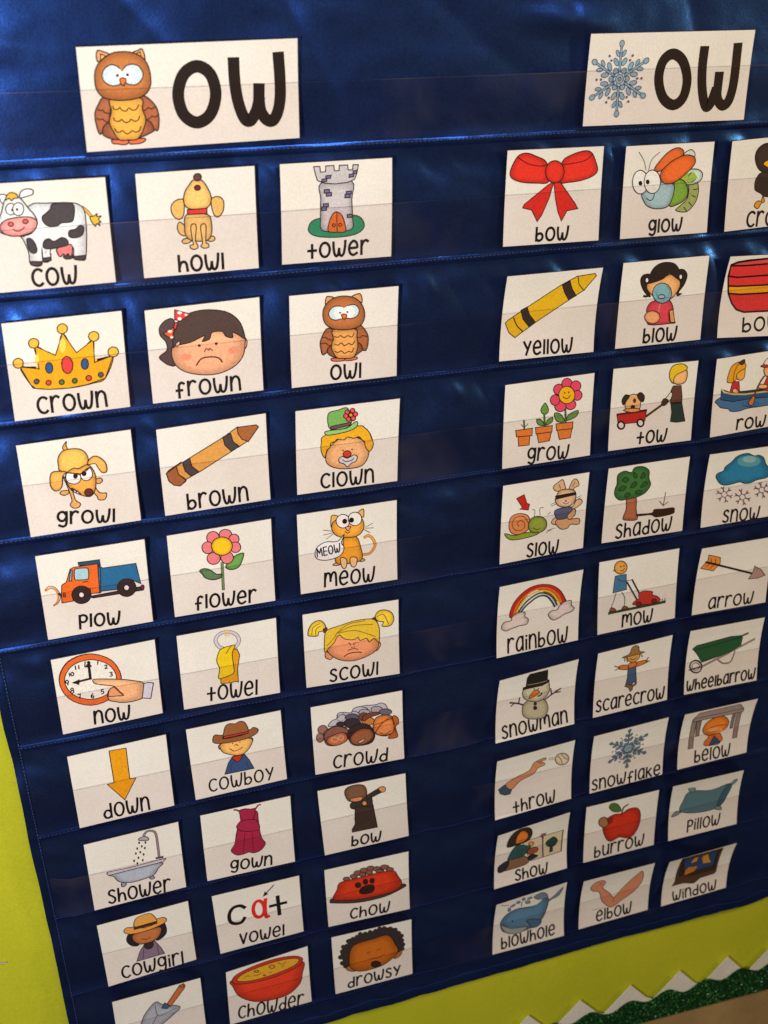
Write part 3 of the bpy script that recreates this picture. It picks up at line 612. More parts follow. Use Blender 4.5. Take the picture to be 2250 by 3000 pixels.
'flower': """S 2.6 4a3a38 0,51 -3,-68 -6,-195
S 1.8 6f8f60 0,51 -3,-68 -6,-192
G - 6aa050 184,108 127,104 80,71 26,11 68,-25 132,-15 167,41
G - 5f8558 -190,12 -154,26 -106,7 -53,-45 -9,-50 -24,-85 -87,-91 -148,-62 -170,-23
F - ee8088 -9,287 -27,249 -64,239 -99,262 -111,304 -94,342 -56,352 -21,329
F - ee8088 95,296 77,264 40,256 4,277 -8,314 9,346 46,354 82,333
F - ee8088 153,245 138,214 108,206 79,225 69,260 83,290 114,298 142,280
F - ee8088 163,167 148,135 115,126 85,146 74,183 89,216 121,224 152,205
F - ee8088 96,82 78,46 40,36 5,59 -8,101 10,137 48,146 83,124
F - ee8088 -13,95 -32,59 -71,50 -108,73 -121,114 -103,150 -64,159 -27,136
F - ee8088 -63,204 -79,168 -113,158 -145,180 -156,221 -139,257 -106,267 -74,245
G - f6c020 94,191 65,135 2,121 -57,157 -78,221 -49,276 14,290 73,255
T 2.05 flower -249,-333 259,-364 117""",
'meow': """S 2.6 6a4020 124,-90 192,-87 239,-23 219,45 178,84 144,71
S 1.9 e8a048 124,-90 192,-87 239,-23 219,45 178,84 144,71
F - e8b070 -139,-148 -118,-130 -72,-130 -85,-157
F - e8b070 90,-143 124,-127 148,-145 124,-156
G - eaa030 -36,100 -50,10 -104,-67 -118,-108 -72,-152 90,-150 124,-119 117,-46 71,90
F - f0c890 -71,-87 -65,-160 -45,-195 -21,-182 -18,-110
F - f0c890 16,-102 22,-175 49,-197 69,-176 74,-111
F - f0b860 -147,216 -152,293 -139,326 -87,297
F - f0b860 85,313 125,345 138,319 131,264
G - efa840 -140,250 -141,180 -95,123 -3,95 91,101 138,165 125,244 65,288 -67,294
F - f4f0ee 12,247 -6,204 -48,192 -90,217 -107,266 -89,308 -47,320 -5,295
F - f4f0ee 118,252 100,209 58,197 16,222 -1,270 16,313 59,325 101,300
F - 1a1414 -13,250 -19,236 -32,232 -45,240 -50,255 -45,269 -32,274 -19,265
F - 1a1414 46,252 41,238 28,234 14,242 9,258 15,272 28,276 41,268
F - f0a098 -26,193 -2,200 22,190 -5,161
S - 4a2a1a -29,155 -5,137 14,149
L 0.5 4a2a2a -219,199 -148,178
L 0.5 4a2a2a -220,153 -141,159
L 0.5 4a2a2a -195,111 -135,148
L 0.5 4a2a2a 151,170 218,197
L 0.5 4a2a2a 151,160 223,151
L 0.5 4a2a2a 138,150 192,111
F - f2f0f4 -36,132 -96,74 -202,84 -275,46 -296,-21 -270,-68 -191,-89 -98,-76 -51,-40 -41,15 -63,57
T 1.1 MEOW -276,-46 -73,-29 78
T 2.05 meow -215,-341 226,-359 129""",
'now': """O 1 5a2020 113,48 18,-109 -167,-137 -330,-21 -376,169 -282,322 -102,351 62,239
F - e86c30 114,62 26,-104 -157,-145 -325,-37 -379,151 -291,312 -113,353 55,251
F - f0ece4 77,68 4,-58 -149,-87 -290,-3 -337,144 -265,267 -115,297 27,215
T 1 12 -162,239 -120,231 49
T 1 1 -59,236 -46,233 35
T 1 2 -6,181 26,179 35
T 1 3 25,97 57,94 40
T 1 5 -63,-55 -33,-55 41
T 1 6 -149,-76 -118,-76 41
T 1 7 -249,-55 -216,-53 41
T 1 8 -304,12 -272,10 48
T 1 9 -335,99 -306,96 47
T 1 10 -292,177 -257,176 33
T 1 11 -237,231 -206,230 35
L 2 2a1a1a -133,115 -264,108
P - 2a1a1a -279,111 -222,125 -230,82
L 2.2 2a1a1a -132,111 -129,241
P - 2a1a1a -155,235 -127,276 -110,230
G - f0b888 -117,87 -105,102 -36,88 101,51 218,7 290,-39 271,-165 195,-189 93,-179 35,-154 -9,-131 -16,-67 10,-24 53,-10 5,14 -63,40 -101,58
F - f0a878 -12,-80 10,-24 52,-16 86,-68 112,-112 61,-105 1,-96
L - 7a4030 43,-8 107,-110
P - dcdcec 290,-39 327,-36 369,-52 329,-198 261,-175
T 2.05 now -152,-331 135,-350 123""",
'towel': """O 3.4 6a5060 93,220 60,163 -12,152 -81,192 -107,260 -74,315 -2,327 67,287
O 2.4 d8ccd8 93,220 60,163 -12,152 -81,192 -107,260 -74,315 -2,327 67,287
P - e8a41c 30,140 70,140 91,74 66,-61 66,-195 40,-181 12,-188 -28,-185 -85,-178 -85,-115
F - f2d020 -91,127 -62,167 25,183 56,174 28,102 33,-7 34,-85 3,-110 -52,-122 -103,-122 -89,-28 -109,53
S - 8a6010 25,180 -3,147 -22,113
O 1 a08020 18,311 10,293 -6,288 -21,299 -27,320 -19,337 -3,342 12,331
O 0.8 f0d030 18,311 10,293 -6,288 -21,299 -27,320 -19,337 -3,342 12,331
T 2.05 towel -212,-324 220,-351 138""",
'scowl': """G - f0cc40 -408,162 -394,237 -353,284 -297,290 -255,245 -248,197 -276,178 -311,176 -317,139 -366,142
S - 8a6a20 -373,156 -360,231 -304,260
S - 8a6a20 -338,147 -332,211 -290,232
G - f0cc40 206,231 226,290 283,305 356,269 385,194 361,135 310,128 273,142 287,179 243,194
S - 8a6a20 227,243 284,258 338,147
P - 6a3838 -269,200 -238,211 -227,170 -262,160
P - 6a3838 170,229 206,244 229,188 200,185
F - f0a070 -239,-39 -246,-94 -196,-123 -182,-81
F - f0a070 242,-19 267,-48 244,-100 207,-102
G - f2a074 -233,101 -232,-25 -153,-118 -38,-167 78,-167 208,-118 249,-45 231,101 28,167 -142,164
F - efc83c -253,-37 -254,136 -227,186 -149,204 -86,217 27,237 184,227 237,163 253,82 249,-21 204,27 161,-6 131,39 74,25 52,60 9,44 -70,65 -127,114 -169,43 -211,3
S - 8a6a20 -142,140 -44,210 113,223
S - 8a6a20 -135,139 -1,187 186,172
S - 8a6a20 -142,140 -169,90 -232,23
S - 8a6a20 -135,134 29,135 218,40
S - 5a2a20 -33,20 -11,-8
S - 5a2a20 31,12 10,-7
f - 4a2a20 3,-34 2,-38 -2,-39 -6,-37 -8,-32 -7,-28 -3,-27 2,-29
f - 4a2a20 23,-34 22,-39 18,-40 14,-37 12,-32 14,-28 18,-27 22,-30
S 1 5a2018 -74,-113 -24,-90 48,-90 91,-100
S - 5a2018 -39,-58 11,-48 54,-62
T 2.05 scowl -201,-351 243,-354 122""",
'down': """P - f0a41c -69,346 74,339 66,8 119,2 -3,-201 -128,2 -69,4
T 2.05 down -196,-346 191,-362 139""",
'cowboy': """P - 3a5888 -130,-181 -89,-65 -46,-6 59,-6 100,-84 137,-186
S 0.6 2a3a60 -57,-74 -78,-183
S 0.6 2a3a60 73,-93 90,-185
F - d03c20 -53,-12 -6,-5 39,-12 23,-55 -5,-75 -35,-48
F - e0a060 129,153 147,133 138,96 121,92
F - e0a060 -144,153 -165,135 -155,101
G - f0b868 -144,153 -137,73 -82,28 -6,-5 66,4 123,68 135,144 -20,168
F - 9a6038 -210,217 -187,265 -112,245 115,242 155,260 199,228 183,186 109,158 -22,149 -150,162 -200,183
F - a0643c -117,231 -93,325 -56,354 -2,341 45,355 88,326 107,221 -5,198 -115,204
P - c83838 -113,230 107,228 109,209 -111,206
S - 5a3020 -65,83 -29,48 18,56 49,72
S - 7a4020 -22,106 -4,117 7,98
f - 4a2a20 -31,131 -32,128 -36,127 -40,129 -41,134 -39,138 -35,139 -32,136
f - 4a2a20 34,130 33,126 29,125 25,128 24,133 26,137 30,138 33,135
T 1.7 cowboY -279,-330 305,-348 127""",
'crowd': """F - c4c0d0 -271,123 -262,184 -207,204 -201,257 -146,257 -77,240 -50,282 18,291 87,288 157,279 213,288 263,250 257,188 48,167
O 0.4 4a4450 -132,204 -144,173 -173,165 -202,185 -214,221 -203,252 -174,260 -144,240
S - 4a4450 -207,204 -173,236 -125,218
S - 4a4450 -77,240 -36,247 6,207
S - 4a4450 25,282 67,266 96,229
F - b0aab8 110,202 94,177 55,174 15,193 -1,225 14,249 53,253 93,233
F - b0aab8 229,209 213,185 173,181 133,201 116,232 132,257 171,260 211,241
F - 5f5c6c 4,168 -15,141 -62,138 -109,161 -129,196 -110,223 -64,226 -16,204
F - 3a3238 21,102 -3,67 -61,63 -120,92 -145,136 -121,170 -63,174 -4,146
F - 3a3238 -131,125 -143,110 -172,109 -202,122 -214,142 -202,158 -173,159 -144,146
F - 6f6c7c 320,167 302,146 258,145 214,164 195,193 213,214 256,215 301,196
F - 7a4a38 97,157 83,126 49,120 14,141 -1,177 13,208 47,215 82,194
F - d08040 154,98 136,70 92,66 47,89 28,124 46,152 90,156 135,133
F - 7a4a38 34,170 89,198 173,197 202,168 118,153 90,143 49,120
F - 9c7468 -297,97 -310,64 -343,56 -376,78 -390,116 -376,149 -343,157 -311,135
F - 9c7468 -332,17 -343,-16 -368,-26 -393,-5 -403,33 -393,66 -368,76 -343,55
F - 8a5c50 -336,58 -296,104 -214,119 -131,90 -103,32 -102,-40 -143,-79 -226,-93 -309,-59
G - c8744c -302,3 -241,38 -144,41 -105,-39 -143,-79 -226,-93 -295,-54
F - 8a5c50 -330,41 -282,102 -200,116 -110,66 -102,16 -172,39 -282,15 -316,-26
O 0.8 e0c090 -200,-31 -209,-49 -230,-52 -252,-40 -261,-18 -252,-1 -231,2 -209,-10
O 0.8 e0c090 -146,-22 -153,-38 -168,-42 -184,-31 -191,-13 -184,3 -169,6 -153,-4
F - 3a2c2c -102,-24 -96,55 -48,92 35,99 106,60 149,-13 158,-79 124,-136 25,-144 -59,-113
G - a0603c -67,-15 -5,36 92,31 143,-28 137,-91 53,-137 -45,-116 -81,-60
F - e8d8c0 -3,-101 52,-76 60,-90 18,-114
F - c46830 329,118 380,91 389,25 361,-9 386,-111 358,-130 293,-116 334,-36
G - e08440 141,69 174,141 258,148 323,111 340,11 334,-52 278,-89 193,-62 149,-13
G - e88c50 177,-3 246,79 330,85 348,-22 321,-73 235,-76 171,-42
S - 7a3a18 134,54 232,74 316,104 363,-74
S - 6a2a18 206,-41 264,-66 313,-39
T 2.05 crowd -238,-341 283,-367 131""",
'shower': """S 2.4 4a3840 105,323 131,356 168,359 202,334 214,272 214,153 212,33
S 1.5 9a8088 105,323 131,356 168,359 202,334 214,272 214,153 212,33
F - a8a8b0 54,286 75,309 112,309 137,290 141,259 98,263
P - 6a5c68 183,37 248,34 244,17 183,25
f - 4a2c28 64,250 60,241 54,238 49,244 48,255 52,265 58,268 63,262
f - 4a2c28 119,236 116,227 110,224 104,230 103,241 107,251 113,254 118,248
f - 4a2c28 82,204 79,194 73,192 68,198 66,209 70,219 76,222 81,215
f - 4a2c28 40,190 37,181 31,178 25,184 24,195 28,205 34,208 39,202
f - 4a2c28 107,175 103,165 97,163 92,169 91,180 94,190 100,193 106,186
f - 4a2c28 22,139 19,129 13,127 7,133 6,144 10,154 16,157 21,150
f - 4a2c28 62,142 59,132 52,129 47,136 46,147 50,157 56,159 61,153
f - 4a2c28 88,107 84,97 78,95 73,101 72,112 75,122 81,125 87,119
f - 4a2c28 39,84 35,74 29,71 24,77 23,89 26,99 33,101 38,95
f - 4a2c28 -3,61 -6,51 -12,49 -18,55 -19,66 -15,76 -9,79 -4,72
f - 4a2c28 73,45 70,35 63,32 58,39 57,50 61,60 67,62 72,56
f - 4a2c28 22,23 19,13 13,10 7,17 6,28 10,38 16,41 21,34
F - 98a0b4 -145,-145 -122,-147 -110,-176 -133,-198 -154,-185
F - 98a0b4 109,-157 133,-157 144,-187 119,-194 104,-180
G - b0bccc -221,-17 213,-30 187,-92 143,-150 66,-167 -46,-172 -136,-148 -182,-109 -203,-59
F - d4ccd8 -259,1 -240,11 -44,2 245,5 250,-17 213,-27 -47,-27 -222,-29 -253,-21
T 2.05 Shower -285,-343 269,-377 137""",
'gown': """F - a82848 -92,163 -63,232 -36,294 84,301 99,205 107,78 128,-38 157,-102 110,-168 45,-182 -5,-160 -56,-169 -119,-162 -169,-98 -132,-29 -114,76
S 0.6 5a1828 -33,69 -55,-145
S 0.6 5a1828 36,50 40,-156
F - a82848 -74,349 -22,356 29,339 75,331 66,255 35,206 -55,216 -70,306
S 1.6 6a2030 -74,342 -102,363 -121,368
S 1.6 6a2030 72,318 100,360 125,365
F - a82848 -54,223 36,214 92,177 100,74 -51,101 -106,159 -86,203
T 2.05 gown -184,-324 203,-363 108""",
'bow2': """P - 43352e -93,117 -96,-54 111,-108 87,88 15,158
F - 3e3430 -136,162 -79,164 -7,197 65,196 80,81 51,54 -93,79 -139,112
P - 3e3430 7,211 137,272 166,213 29,163
F - e09868 137,272 180,283 209,254 202,216 166,219
G - 7a5840 -200,313 -165,363 -79,370 -8,341 21,266 7,194 -79,164 -165,203
F - e09068 -150,208 -93,219 -22,209 -36,171 -108,172
F - e09868 25,121 18,104 0,100 -17,112 -24,134 -17,151 0,155 18,142
P - 43352e -90,109 90,63 133,-193 -121,-188 -125,-154 -94,-98
T 2.05 bow -125,-350 162,-362 106""",
'cowgirl': """F - 2c2428 -158,167 -182,98 -150,27 -81,9 -88,158
F - 2c2428 132,189 182,180 186,71 137,12 79,15
P - 8a7890 -130,-183 -86,-77 -32,-4 63,2 108,-95 132,-184
S 0.6 3a2a40 -46,-54 -72,-182
S 0.6 3a2a40 76,-63 82,-174
F - 3a3038 -33,-10 41,1 40,-58 1,-76 -31,-50
G - b87040 -118,151 -122,74 -66,13 34,3 112,41 141,147 -1,163
F - e8a050 -190,218 -166,257 -89,246 121,262 185,256 205,210 145,175 -2,154 -143,170
F - e8a450 -92,247 -69,334 -24,355 41,359 87,332 116,225 4,197
P - 4a2c28 -98,236 113,236 113,207 -95,210
S - 5a2c18 -50,75 -10,50 35,62
T 2.05 cowgirl -283,-336 286,-367 138""",
'vowel': """S 3.6 201818 -133,125 -176,164 -241,160 -284,98 -284,6 -241,-42 -176,-47 -141,1
O 3.6 e03028 55,46 35,-21 -5,-39 -42,4 -53,82 -33,149 7,167 43,124
S 3.6 e03028 72,167 63,69 67,-51 94,-56
L 3.8 201818 191,163 200,-69
L 3.4 201818 113,62 272,61
L 1.2 201818 159,318 76,233
P - 201818 52,207 71,260 95,224
T 2.05 vowel -206,-312 227,-337 123""",
'chow': """F - 8a5c50 -194,183 -204,167 -228,165 -252,180 -263,202 -253,218 -229,219 -204,205
F - 8a5c50 -114,195 -125,177 -152,175 -180,191 -192,216 -181,234 -154,236 -126,220
F - 8a5c50 -71,226 -82,205 -112,203 -141,221 -154,248 -142,268 -113,270 -83,253
F - 8a5c50 -9,243 -21,222 -50,220 -80,238 -92,265 -80,285 -51,287 -22,270
F - 8a5c50 60,249 49,229 19,227 -11,245 -23,272 -12,292 18,294 47,277
F - 8a5c50 -27,197 -37,181 -63,180 -89,195 -100,216 -89,233 -64,234 -38,219
F - 8a5c50 42,204 32,188 6,186 -20,201 -31,223 -20,240 5,241 31,226
F - 8a5c50 121,230 110,212 82,210 54,226 42,251 53,269 81,271 109,255
F - 8a5c50 213,226 200,208 166,208 132,226 117,251 131,269 164,269 198,251
F - 8a5c50 160,189 148,176 118,177 88,192 75,212 87,225 117,224 147,210
F - 8a5c50 262,183 251,166 223,166 195,181 183,204 194,220 222,220 250,205
F - 4a3c38 -393,-50 -383,-19 -308,-23 110,-61 350,-32 391,-43 387,-77 183,-142 -98,-141 -362,-76
G - d03c20 -363,-24 -323,83 -290,167 -104,176 104,187 258,167 303,100 357,-34 253,-101 -29,-109 -252,-72
F - 3a2020 -76,75 -84,53 -106,49 -128,65 -137,92 -129,113 -107,117 -85,102
F - 3a2020 -6,98 -12,76 -30,71 -48,86 -56,112 -49,134 -32,139 -14,124
F - 3a2020 63,93 56,72 40,67 23,81 15,106 22,127 38,132 55,118
F - 3a2020 -90,-6 -74,41 -12,58 52,40 64,-14 40,-50 -30,-52 -72,-37
T 2.05 chow -179,-326 225,-345 119""",
'trowel': """G - a8acb8 -193,-18 -135,105 -27,218 35,163 198,69 122,-17 -8,-112 -78,-211 -215,-220 -249,-121
S - 4a4450 -32,168 -23,40 67,36 160,63
S - 4a4450 -23,40 -113,-113
P - c87040 70,139 217,350 256,362 272,330 260,293 111,103
F - c87040 256,326 249,314 236,312 225,323 221,339 227,351 240,352 252,342
P - 3f6080 22,116 58,175 105,115 72,87""",
'chowder': """G - d84028 -349,231 -352,127 -305,-19 -176,-142 -21,-192 171,-196 308,-101 348,33 357,200 20,250
F - c83828 -348,241 -288,290 -129,330 76,343 262,311 353,254 361,198 296,139 85,97 -151,108 -303,150 -346,184
F - e0a834 -304,213 -245,262 -86,292 103,300 259,276 328,236 283,176 88,138 -148,139 -284,180
F - e09030 78,237 69,223 49,224 30,238 24,259 33,273 53,272 72,257
F - e09030 -85,240 -92,231 -107,232 -122,243 -127,257 -120,265 -104,264 -90,253
f - 9a4a20 -17,155 -23,149 -34,149 -44,157 -48,168 -43,175 -31,174 -21,166
S - 6a4a20 -235,206 -202,224 -173,202
S - 6a4a20 -142,200 -96,191 -63,210
S - 6a4a20 117,274 153,239 194,254
S - 6a4a20 149,198 175,219
S - 6a4a20 13,179 45,177
T 2.05 chowder -343,-306 316,-399 152""",
'drowsy': """F - c07040 -287,-53 -278,-101 -233,-137 -180,-143 -208,-78
F - c07040 309,9 315,-61 276,-106 231,-103 264,-23
F - 3a3030 -350,90 -333,184 -325,225 -272,231 -273,308 -221,309 -186,315 -152,348 -99,333 -38,342 24,340 58,368 112,352 183,331 237,292 275,231 312,187 310,121 330,58 327,3 283,-28 238,-37 -208,-55 -287,-53 -322,-19 -323,48
f - 3a3030 -323,81 -331,62 -349,59 -368,74 -376,98 -368,117 -350,120 -331,105
f - 3a3030 -305,153 -312,134 -331,131 -349,146 -357,169 -350,188 -331,191 -313,177
f - 3a3030 -294,216 -302,197 -320,194 -339,209 -346,232 -339,251 -321,254 -302,239
f - 3a3030 -255,221 -262,202 -281,199 -299,213 -307,237 -300,255 -281,258 -263,244
f - 3a3030 -243,277 -250,259 -268,255 -287,270 -295,293 -287,312 -269,315 -250,301
f - 3a3030 -195,293 -202,275 -221,272 -239,286 -247,309 -240,328 -221,331 -203,317
f - 3a3030 -151,310 -159,291 -177,288 -196,302 -204,326 -197,344 -178,348 -159,333
f - 3a3030 -117,338 -124,319 -143,316 -161,330 -169,354 -162,372 -144,375 -125,361
f - 3a3030 -64,324 -71,305 -90,302 -109,317 -117,340 -109,359 -91,362 -72,348
f - 3a3030 -12,333 -19,314 -37,311 -56,325 -64,348 -57,367 -39,370 -20,356
f - 3a3030 46,331 38,312 20,309 1,323 -7,347 0,365 19,369 38,354
f - 3a3030 90,347 82,329 64,326 45,340 36,363 44,382 62,385 81,371
f - 3a3030 138,338 131,320 112,316 93,331 85,354 92,373 111,376 130,362
f - 3a3030 206,313 198,294 180,291 160,305 152,329 159,348 178,351 197,336
f - 3a3030 260,280 253,261 234,258 215,273 206,296 213,315 232,318 252,304
f - 3a3030 298,225 290,206 271,202 252,217 243,241 251,260 270,263 289,248
f - 3a3030 330,176 323,157 304,154 285,168 276,192 283,211 302,214 322,200
f - 3a3030 337,112 330,93 311,90 291,105 282,129 290,148 309,151 328,136
f - 3a3030 351,52 343,33 324,30 305,45 296,69 303,88 322,91 342,76
f - 3a3030 345,-3 338,-22 319,-25 299,-10 290,14 298,34 317,37 336,22
f - 3a3030 -303,-3 -311,-22 -329,-25 -348,-10 -356,14 -348,33 -330,36 -311,21
f - 3a3030 -270,-53 -277,-72 -296,-75 -314,-60 -322,-36 -315,-17 -296,-14 -277,-29
G - c06820 -252,-41 -254,93 -237,176 -194,218 -98,233 -1,237 132,247 196,189 234,99 273,9 256,-54 204,-106 115,-157 -10,-174 -118,-169 -207,-123
F - 3a2820 87,-137 72,-165 34,-166 -4,-140 -21,-103 -6,-76 32,-75 71,-100
S - 5a3018 -59,55 -46,68 -33,69
S - 5a3018 43,68 60,76 78,68
S 0.6 6a3018 -49,-27 -4,-35 58,-38 111,-15
T 2.05 drowsy -262,-350 301,-342 121""",
'bow': """G - e03428 -81,265 -177,318 -256,344 -325,330 -370,264 -390,203 -371,159 -291,126 -163,112 -49,119
G - e03428 54,265 136,318 249,343 309,322 352,253 374,182 326,140 226,113 125,105 52,114
S - 5a1410 -331,315 -244,265 -144,242 -80,246
S - 5a1410 63,244 185,254 270,275 317,318
P - e03028 -20,111 -61,88 -252,-49 -264,-74 -184,-95 -130,-188 -94,-141 -39,-15 -8,104
P - e03028 -5,111 53,108 198,-66 224,-106 129,-117 85,-196 49,-123 19,-18
G - e03428 78,189 59,129 2,106 -58,134 -86,196 -67,256 -11,278 49,251
T 2.05 bow -131,-341 148,-345 99""",
'glow': """F - d8e0e0 122,280 179,316 221,288 218,250
F - a8b86c 197,-186 101,-167 143,-129 199,-79 203,14 144,110 185,147 242,131 297,9 294,-84 255,-149
G - c8dcd4 148,136 199,159 278,153 322,114 306,61 231,35 152,43 102,72
p - a4c050 142,123 233,138 279,89 230,46 151,50 101,79
L - 2a3a20 211,132 188,105
L - 2a3a20 260,73 228,59
L - 2a3a20 291,-4 249,-8
L - 2a3a20 279,-70 242,-52
L - 2a3a20 250,-136 218,-107
L - 2a3a20 209,-180 176,-145
G - 80b040 52,36 86,80 149,70 196,1 190,-72 125,-115 33,-123
G - a4c8d0 -226,-8 -212,-68 -168,-117 -89,-142 4,-137 45,-97 67,-18 51,49 -82,69
G - e06c34 -140,176 -88,251 -19,312 54,337 110,313 108,268 21,233 -78,160
G - e86c30 -76,147 6,227 123,274 209,263 238,216 199,159 86,73 -4,54 -61,81
F - f4f4f0 -187,77 -200,11 -248,-14 -302,17 -330,85 -316,150 -269,175 -215,145
F - f4f4f0 -71,74 -85,8 -137,-17 -194,14 -224,82 -209,147 -158,172 -101,142
f - 1a1414 -238,71 -242,57 -254,52 -267,59 -274,73 -270,86 -258,92 -245,85
f - 1a1414 -172,78 -175,64 -188,59 -201,66 -208,80 -205,93 -192,98 -179,92
S 0.5 3a3030 -216,174 -247,252 -299,319
S 0.5 3a3030 -193,172 -172,255 -107,310
S - 2a4a50 -188,-50 -150,-72 -122,-54 -118,-21
T 2.05 glow -136,-334 168,-334 98""",
'crow': """S 2 3a2818 -66,-107 -74,-140
F - e8a428 -72,-109 -49,-148 -59,-162 -83,-170 -100,-202 -121,-207 -148,-184 -139,-159 -110,-144 -79,-150
F - 3a2c28 -108,88 -147,56 -163,17 -159,-39 -138,-62 -100,-81 -59,-110 -9,-120 63,-112 106,-65 77,20 8,77
G - 3a2c28 -186,210 -181,269 -141,311 -83,326 -15,305 35,251 51,174 22,116 -35,86 -109,98 -157,143
F - f0b820 -99,160 -72,183 -23,181 -6,139 -40,122 -78,141
T 2.05 crow -208,-350 191,-370 121""",
'yellow': """P - e8b820 -402,-41 -374,-15 83,242 225,307 305,181 -127,-59 -312,-171 -368,-123
P - 3a302c -267,56 -212,79 -185,10 -127,-59 -186,-90 -244,-20
P - 3a302c 91,241 158,268 187,198 231,137 163,107 119,175
P - e8b820 225,304 380,316 397,294 298,177 247,228
S 1 3a2418 -329,-1 -295,-72 -243,-123
T 2.05 Yellow -231,-324 213,-337 110""",
'blow': """S 2 2a2020 -181,184 -157,110 -152,66 -185,69
F - 2e2420 -149,253 -213,251 -232,203 -200,128 -144,65 -120,63 -160,132 -160,211
F - 2e2420 119,260 176,267 218,216 200,138 151,69 185,58 137,48 140,157
G - f0b070 -156,175 -159,125 -104,69 -24,11 74,17 141,84 156,163 65,236 -46,202
F - 2e2420 -157,182 -135,281 -77,333 3,344 87,320 146,244 154,178 83,220 39,245 -13,206 -92,184
f - f0f0f0 -159,204 -161,192 -169,187 -178,193 -182,206 -180,218 -173,222 -164,217
f - f0f0f0 167,206 165,194 157,189 149,195 144,208 146,220 153,224 162,219
G - e04858 -146,-66 -106,11 58,18 119,-76 78,-80 98,-186 146,-195 -117,-185 -95,-86
P - f0b070 78,-80 115,-76 146,-190 102,-186
G - f0b078 -6,-131 -24,-169 -76,-181 -132,-159 -159,-117 -141,-79 -89,-67 -33,-89
F - 84b8c4 83,72 63,11 0,-9 -69,23 -103,88 -83,148 -20,168 48,137
S 0.5 3a6a78 -75,103 -54,57 -11,39
S 0.5 3a6a78 27,138 66,91 53,55
F - 9cc4cc 21,46 13,35 -10,31 -34,39 -45,52 -37,64 -14,67 10,60
L 1.2 d0a080 -20,-19 -27,-80
T 2.05 blow -150,-342 168,-348 114""",
'bowl': """P - e03838 -395,286 -337,308 -233,321 -14,332 115,328 248,311 318,292 376,48 359,-35 315,-106 217,-140 88,-146 -171,-145 -253,-119 -309,-61 -357,23 -396,176 -388,186
P - e05050 -376,282 -323,302 -200,314 -12,327 117,323 250,305 305,292 125,282 -66,278 -223,272
L 1.6 2a1010 -395,286 -337,308 -233,321 -14,332
L 1.6 2a1010 -401,184 -297,170 -45,177 347,177
P - f0a820 -370,91 -281,85 -26,86 366,93 377,32 -12,20 -236,18 -355,31
L 1.6 2a1010 -371,97 -281,89 -27,90 365,99
L 1.6 2a1010 -355,28 -235,15 -11,17 381,29
L 1.6 2a1010 -395,286 -398,187 -361,28 -309,-61 -253,-119 -171,-145 88,-146 217,-140
L 1.6 2a1010 -387,277 -255,273 -28,282
T 2.05 bowl -162,-319 274,-307 115""",
'grow': """S 1.6 4a5a30 -224,-44 -230,37
S - 4a5a30 -253,2 -225,-25 -192,1
P - e88438 -281,-103 -169,-111 -173,-197 -274,-193
P - e88438 -306,-44 -147,-46 -149,-114 -296,-105
F - 6a9a48 -45,165 -75,116 -57,75 -16,69 -2,106 -29,163
S 2 4a6a38 -40,65 -31,-38
F - 6a9a48 -111,28 -70,22 -36,-34 -92,-21
F - 6a9a48 42,27 36,-16 -19,-36 -6,13
P - e88438 -105,-97 37,-102 20,-186 -82,-190
P - e88438 -119,-44 42,-48 41,-107 -111,-104
S 2 4a6a38 160,83 170,-43
F - 6a9a48 56,62 113,48 158,-26 84,-15
F - 6a9a48 283,58 270,5 182,-21 195,32
P - e88438 92,-95 235,-100 221,-188 116,-188
P - e88438 77,-38 240,-42 239,-105 84,-98
F - e84c6c 137,271 123,238 88,228 50,248 34,284 47,317 82,327 119,308
F - e84c6c 206,315 194,282 160,272 125,291 109,328 122,360 155,370 190,351
F - e84c6c 294,281 282,248 248,238 213,257 196,293 208,326 242,336 277,317
F - e84c6c 312,194 301,163 269,153 236,171 221,206 232,237 263,246 297,228
F - e84c6c 258,116 245,85 209,76 171,95 154,130 167,161 203,170 241,151
F - e84c6c 165,113 150,80 112,71 72,91 54,129 69,162 107,171 146,151
F - e84c6c 100,179 88,146 57,136 24,155 9,192 21,225 52,235 85,216
F - f4b820 242,206 222,152 168,136 112,167 86,227 106,281 159,297 215,266
f - 4a2a10 150,239 148,232 144,230 139,233 137,240 138,247 143,249 147,245
f - 4a2a10 187,238 185,232 181,230 176,233 174,240 175,246 180,248 184,245
S - 5a2a10 129,206 167,182 198,206
T 2.05 grow -183,-346 202,-374 115""",
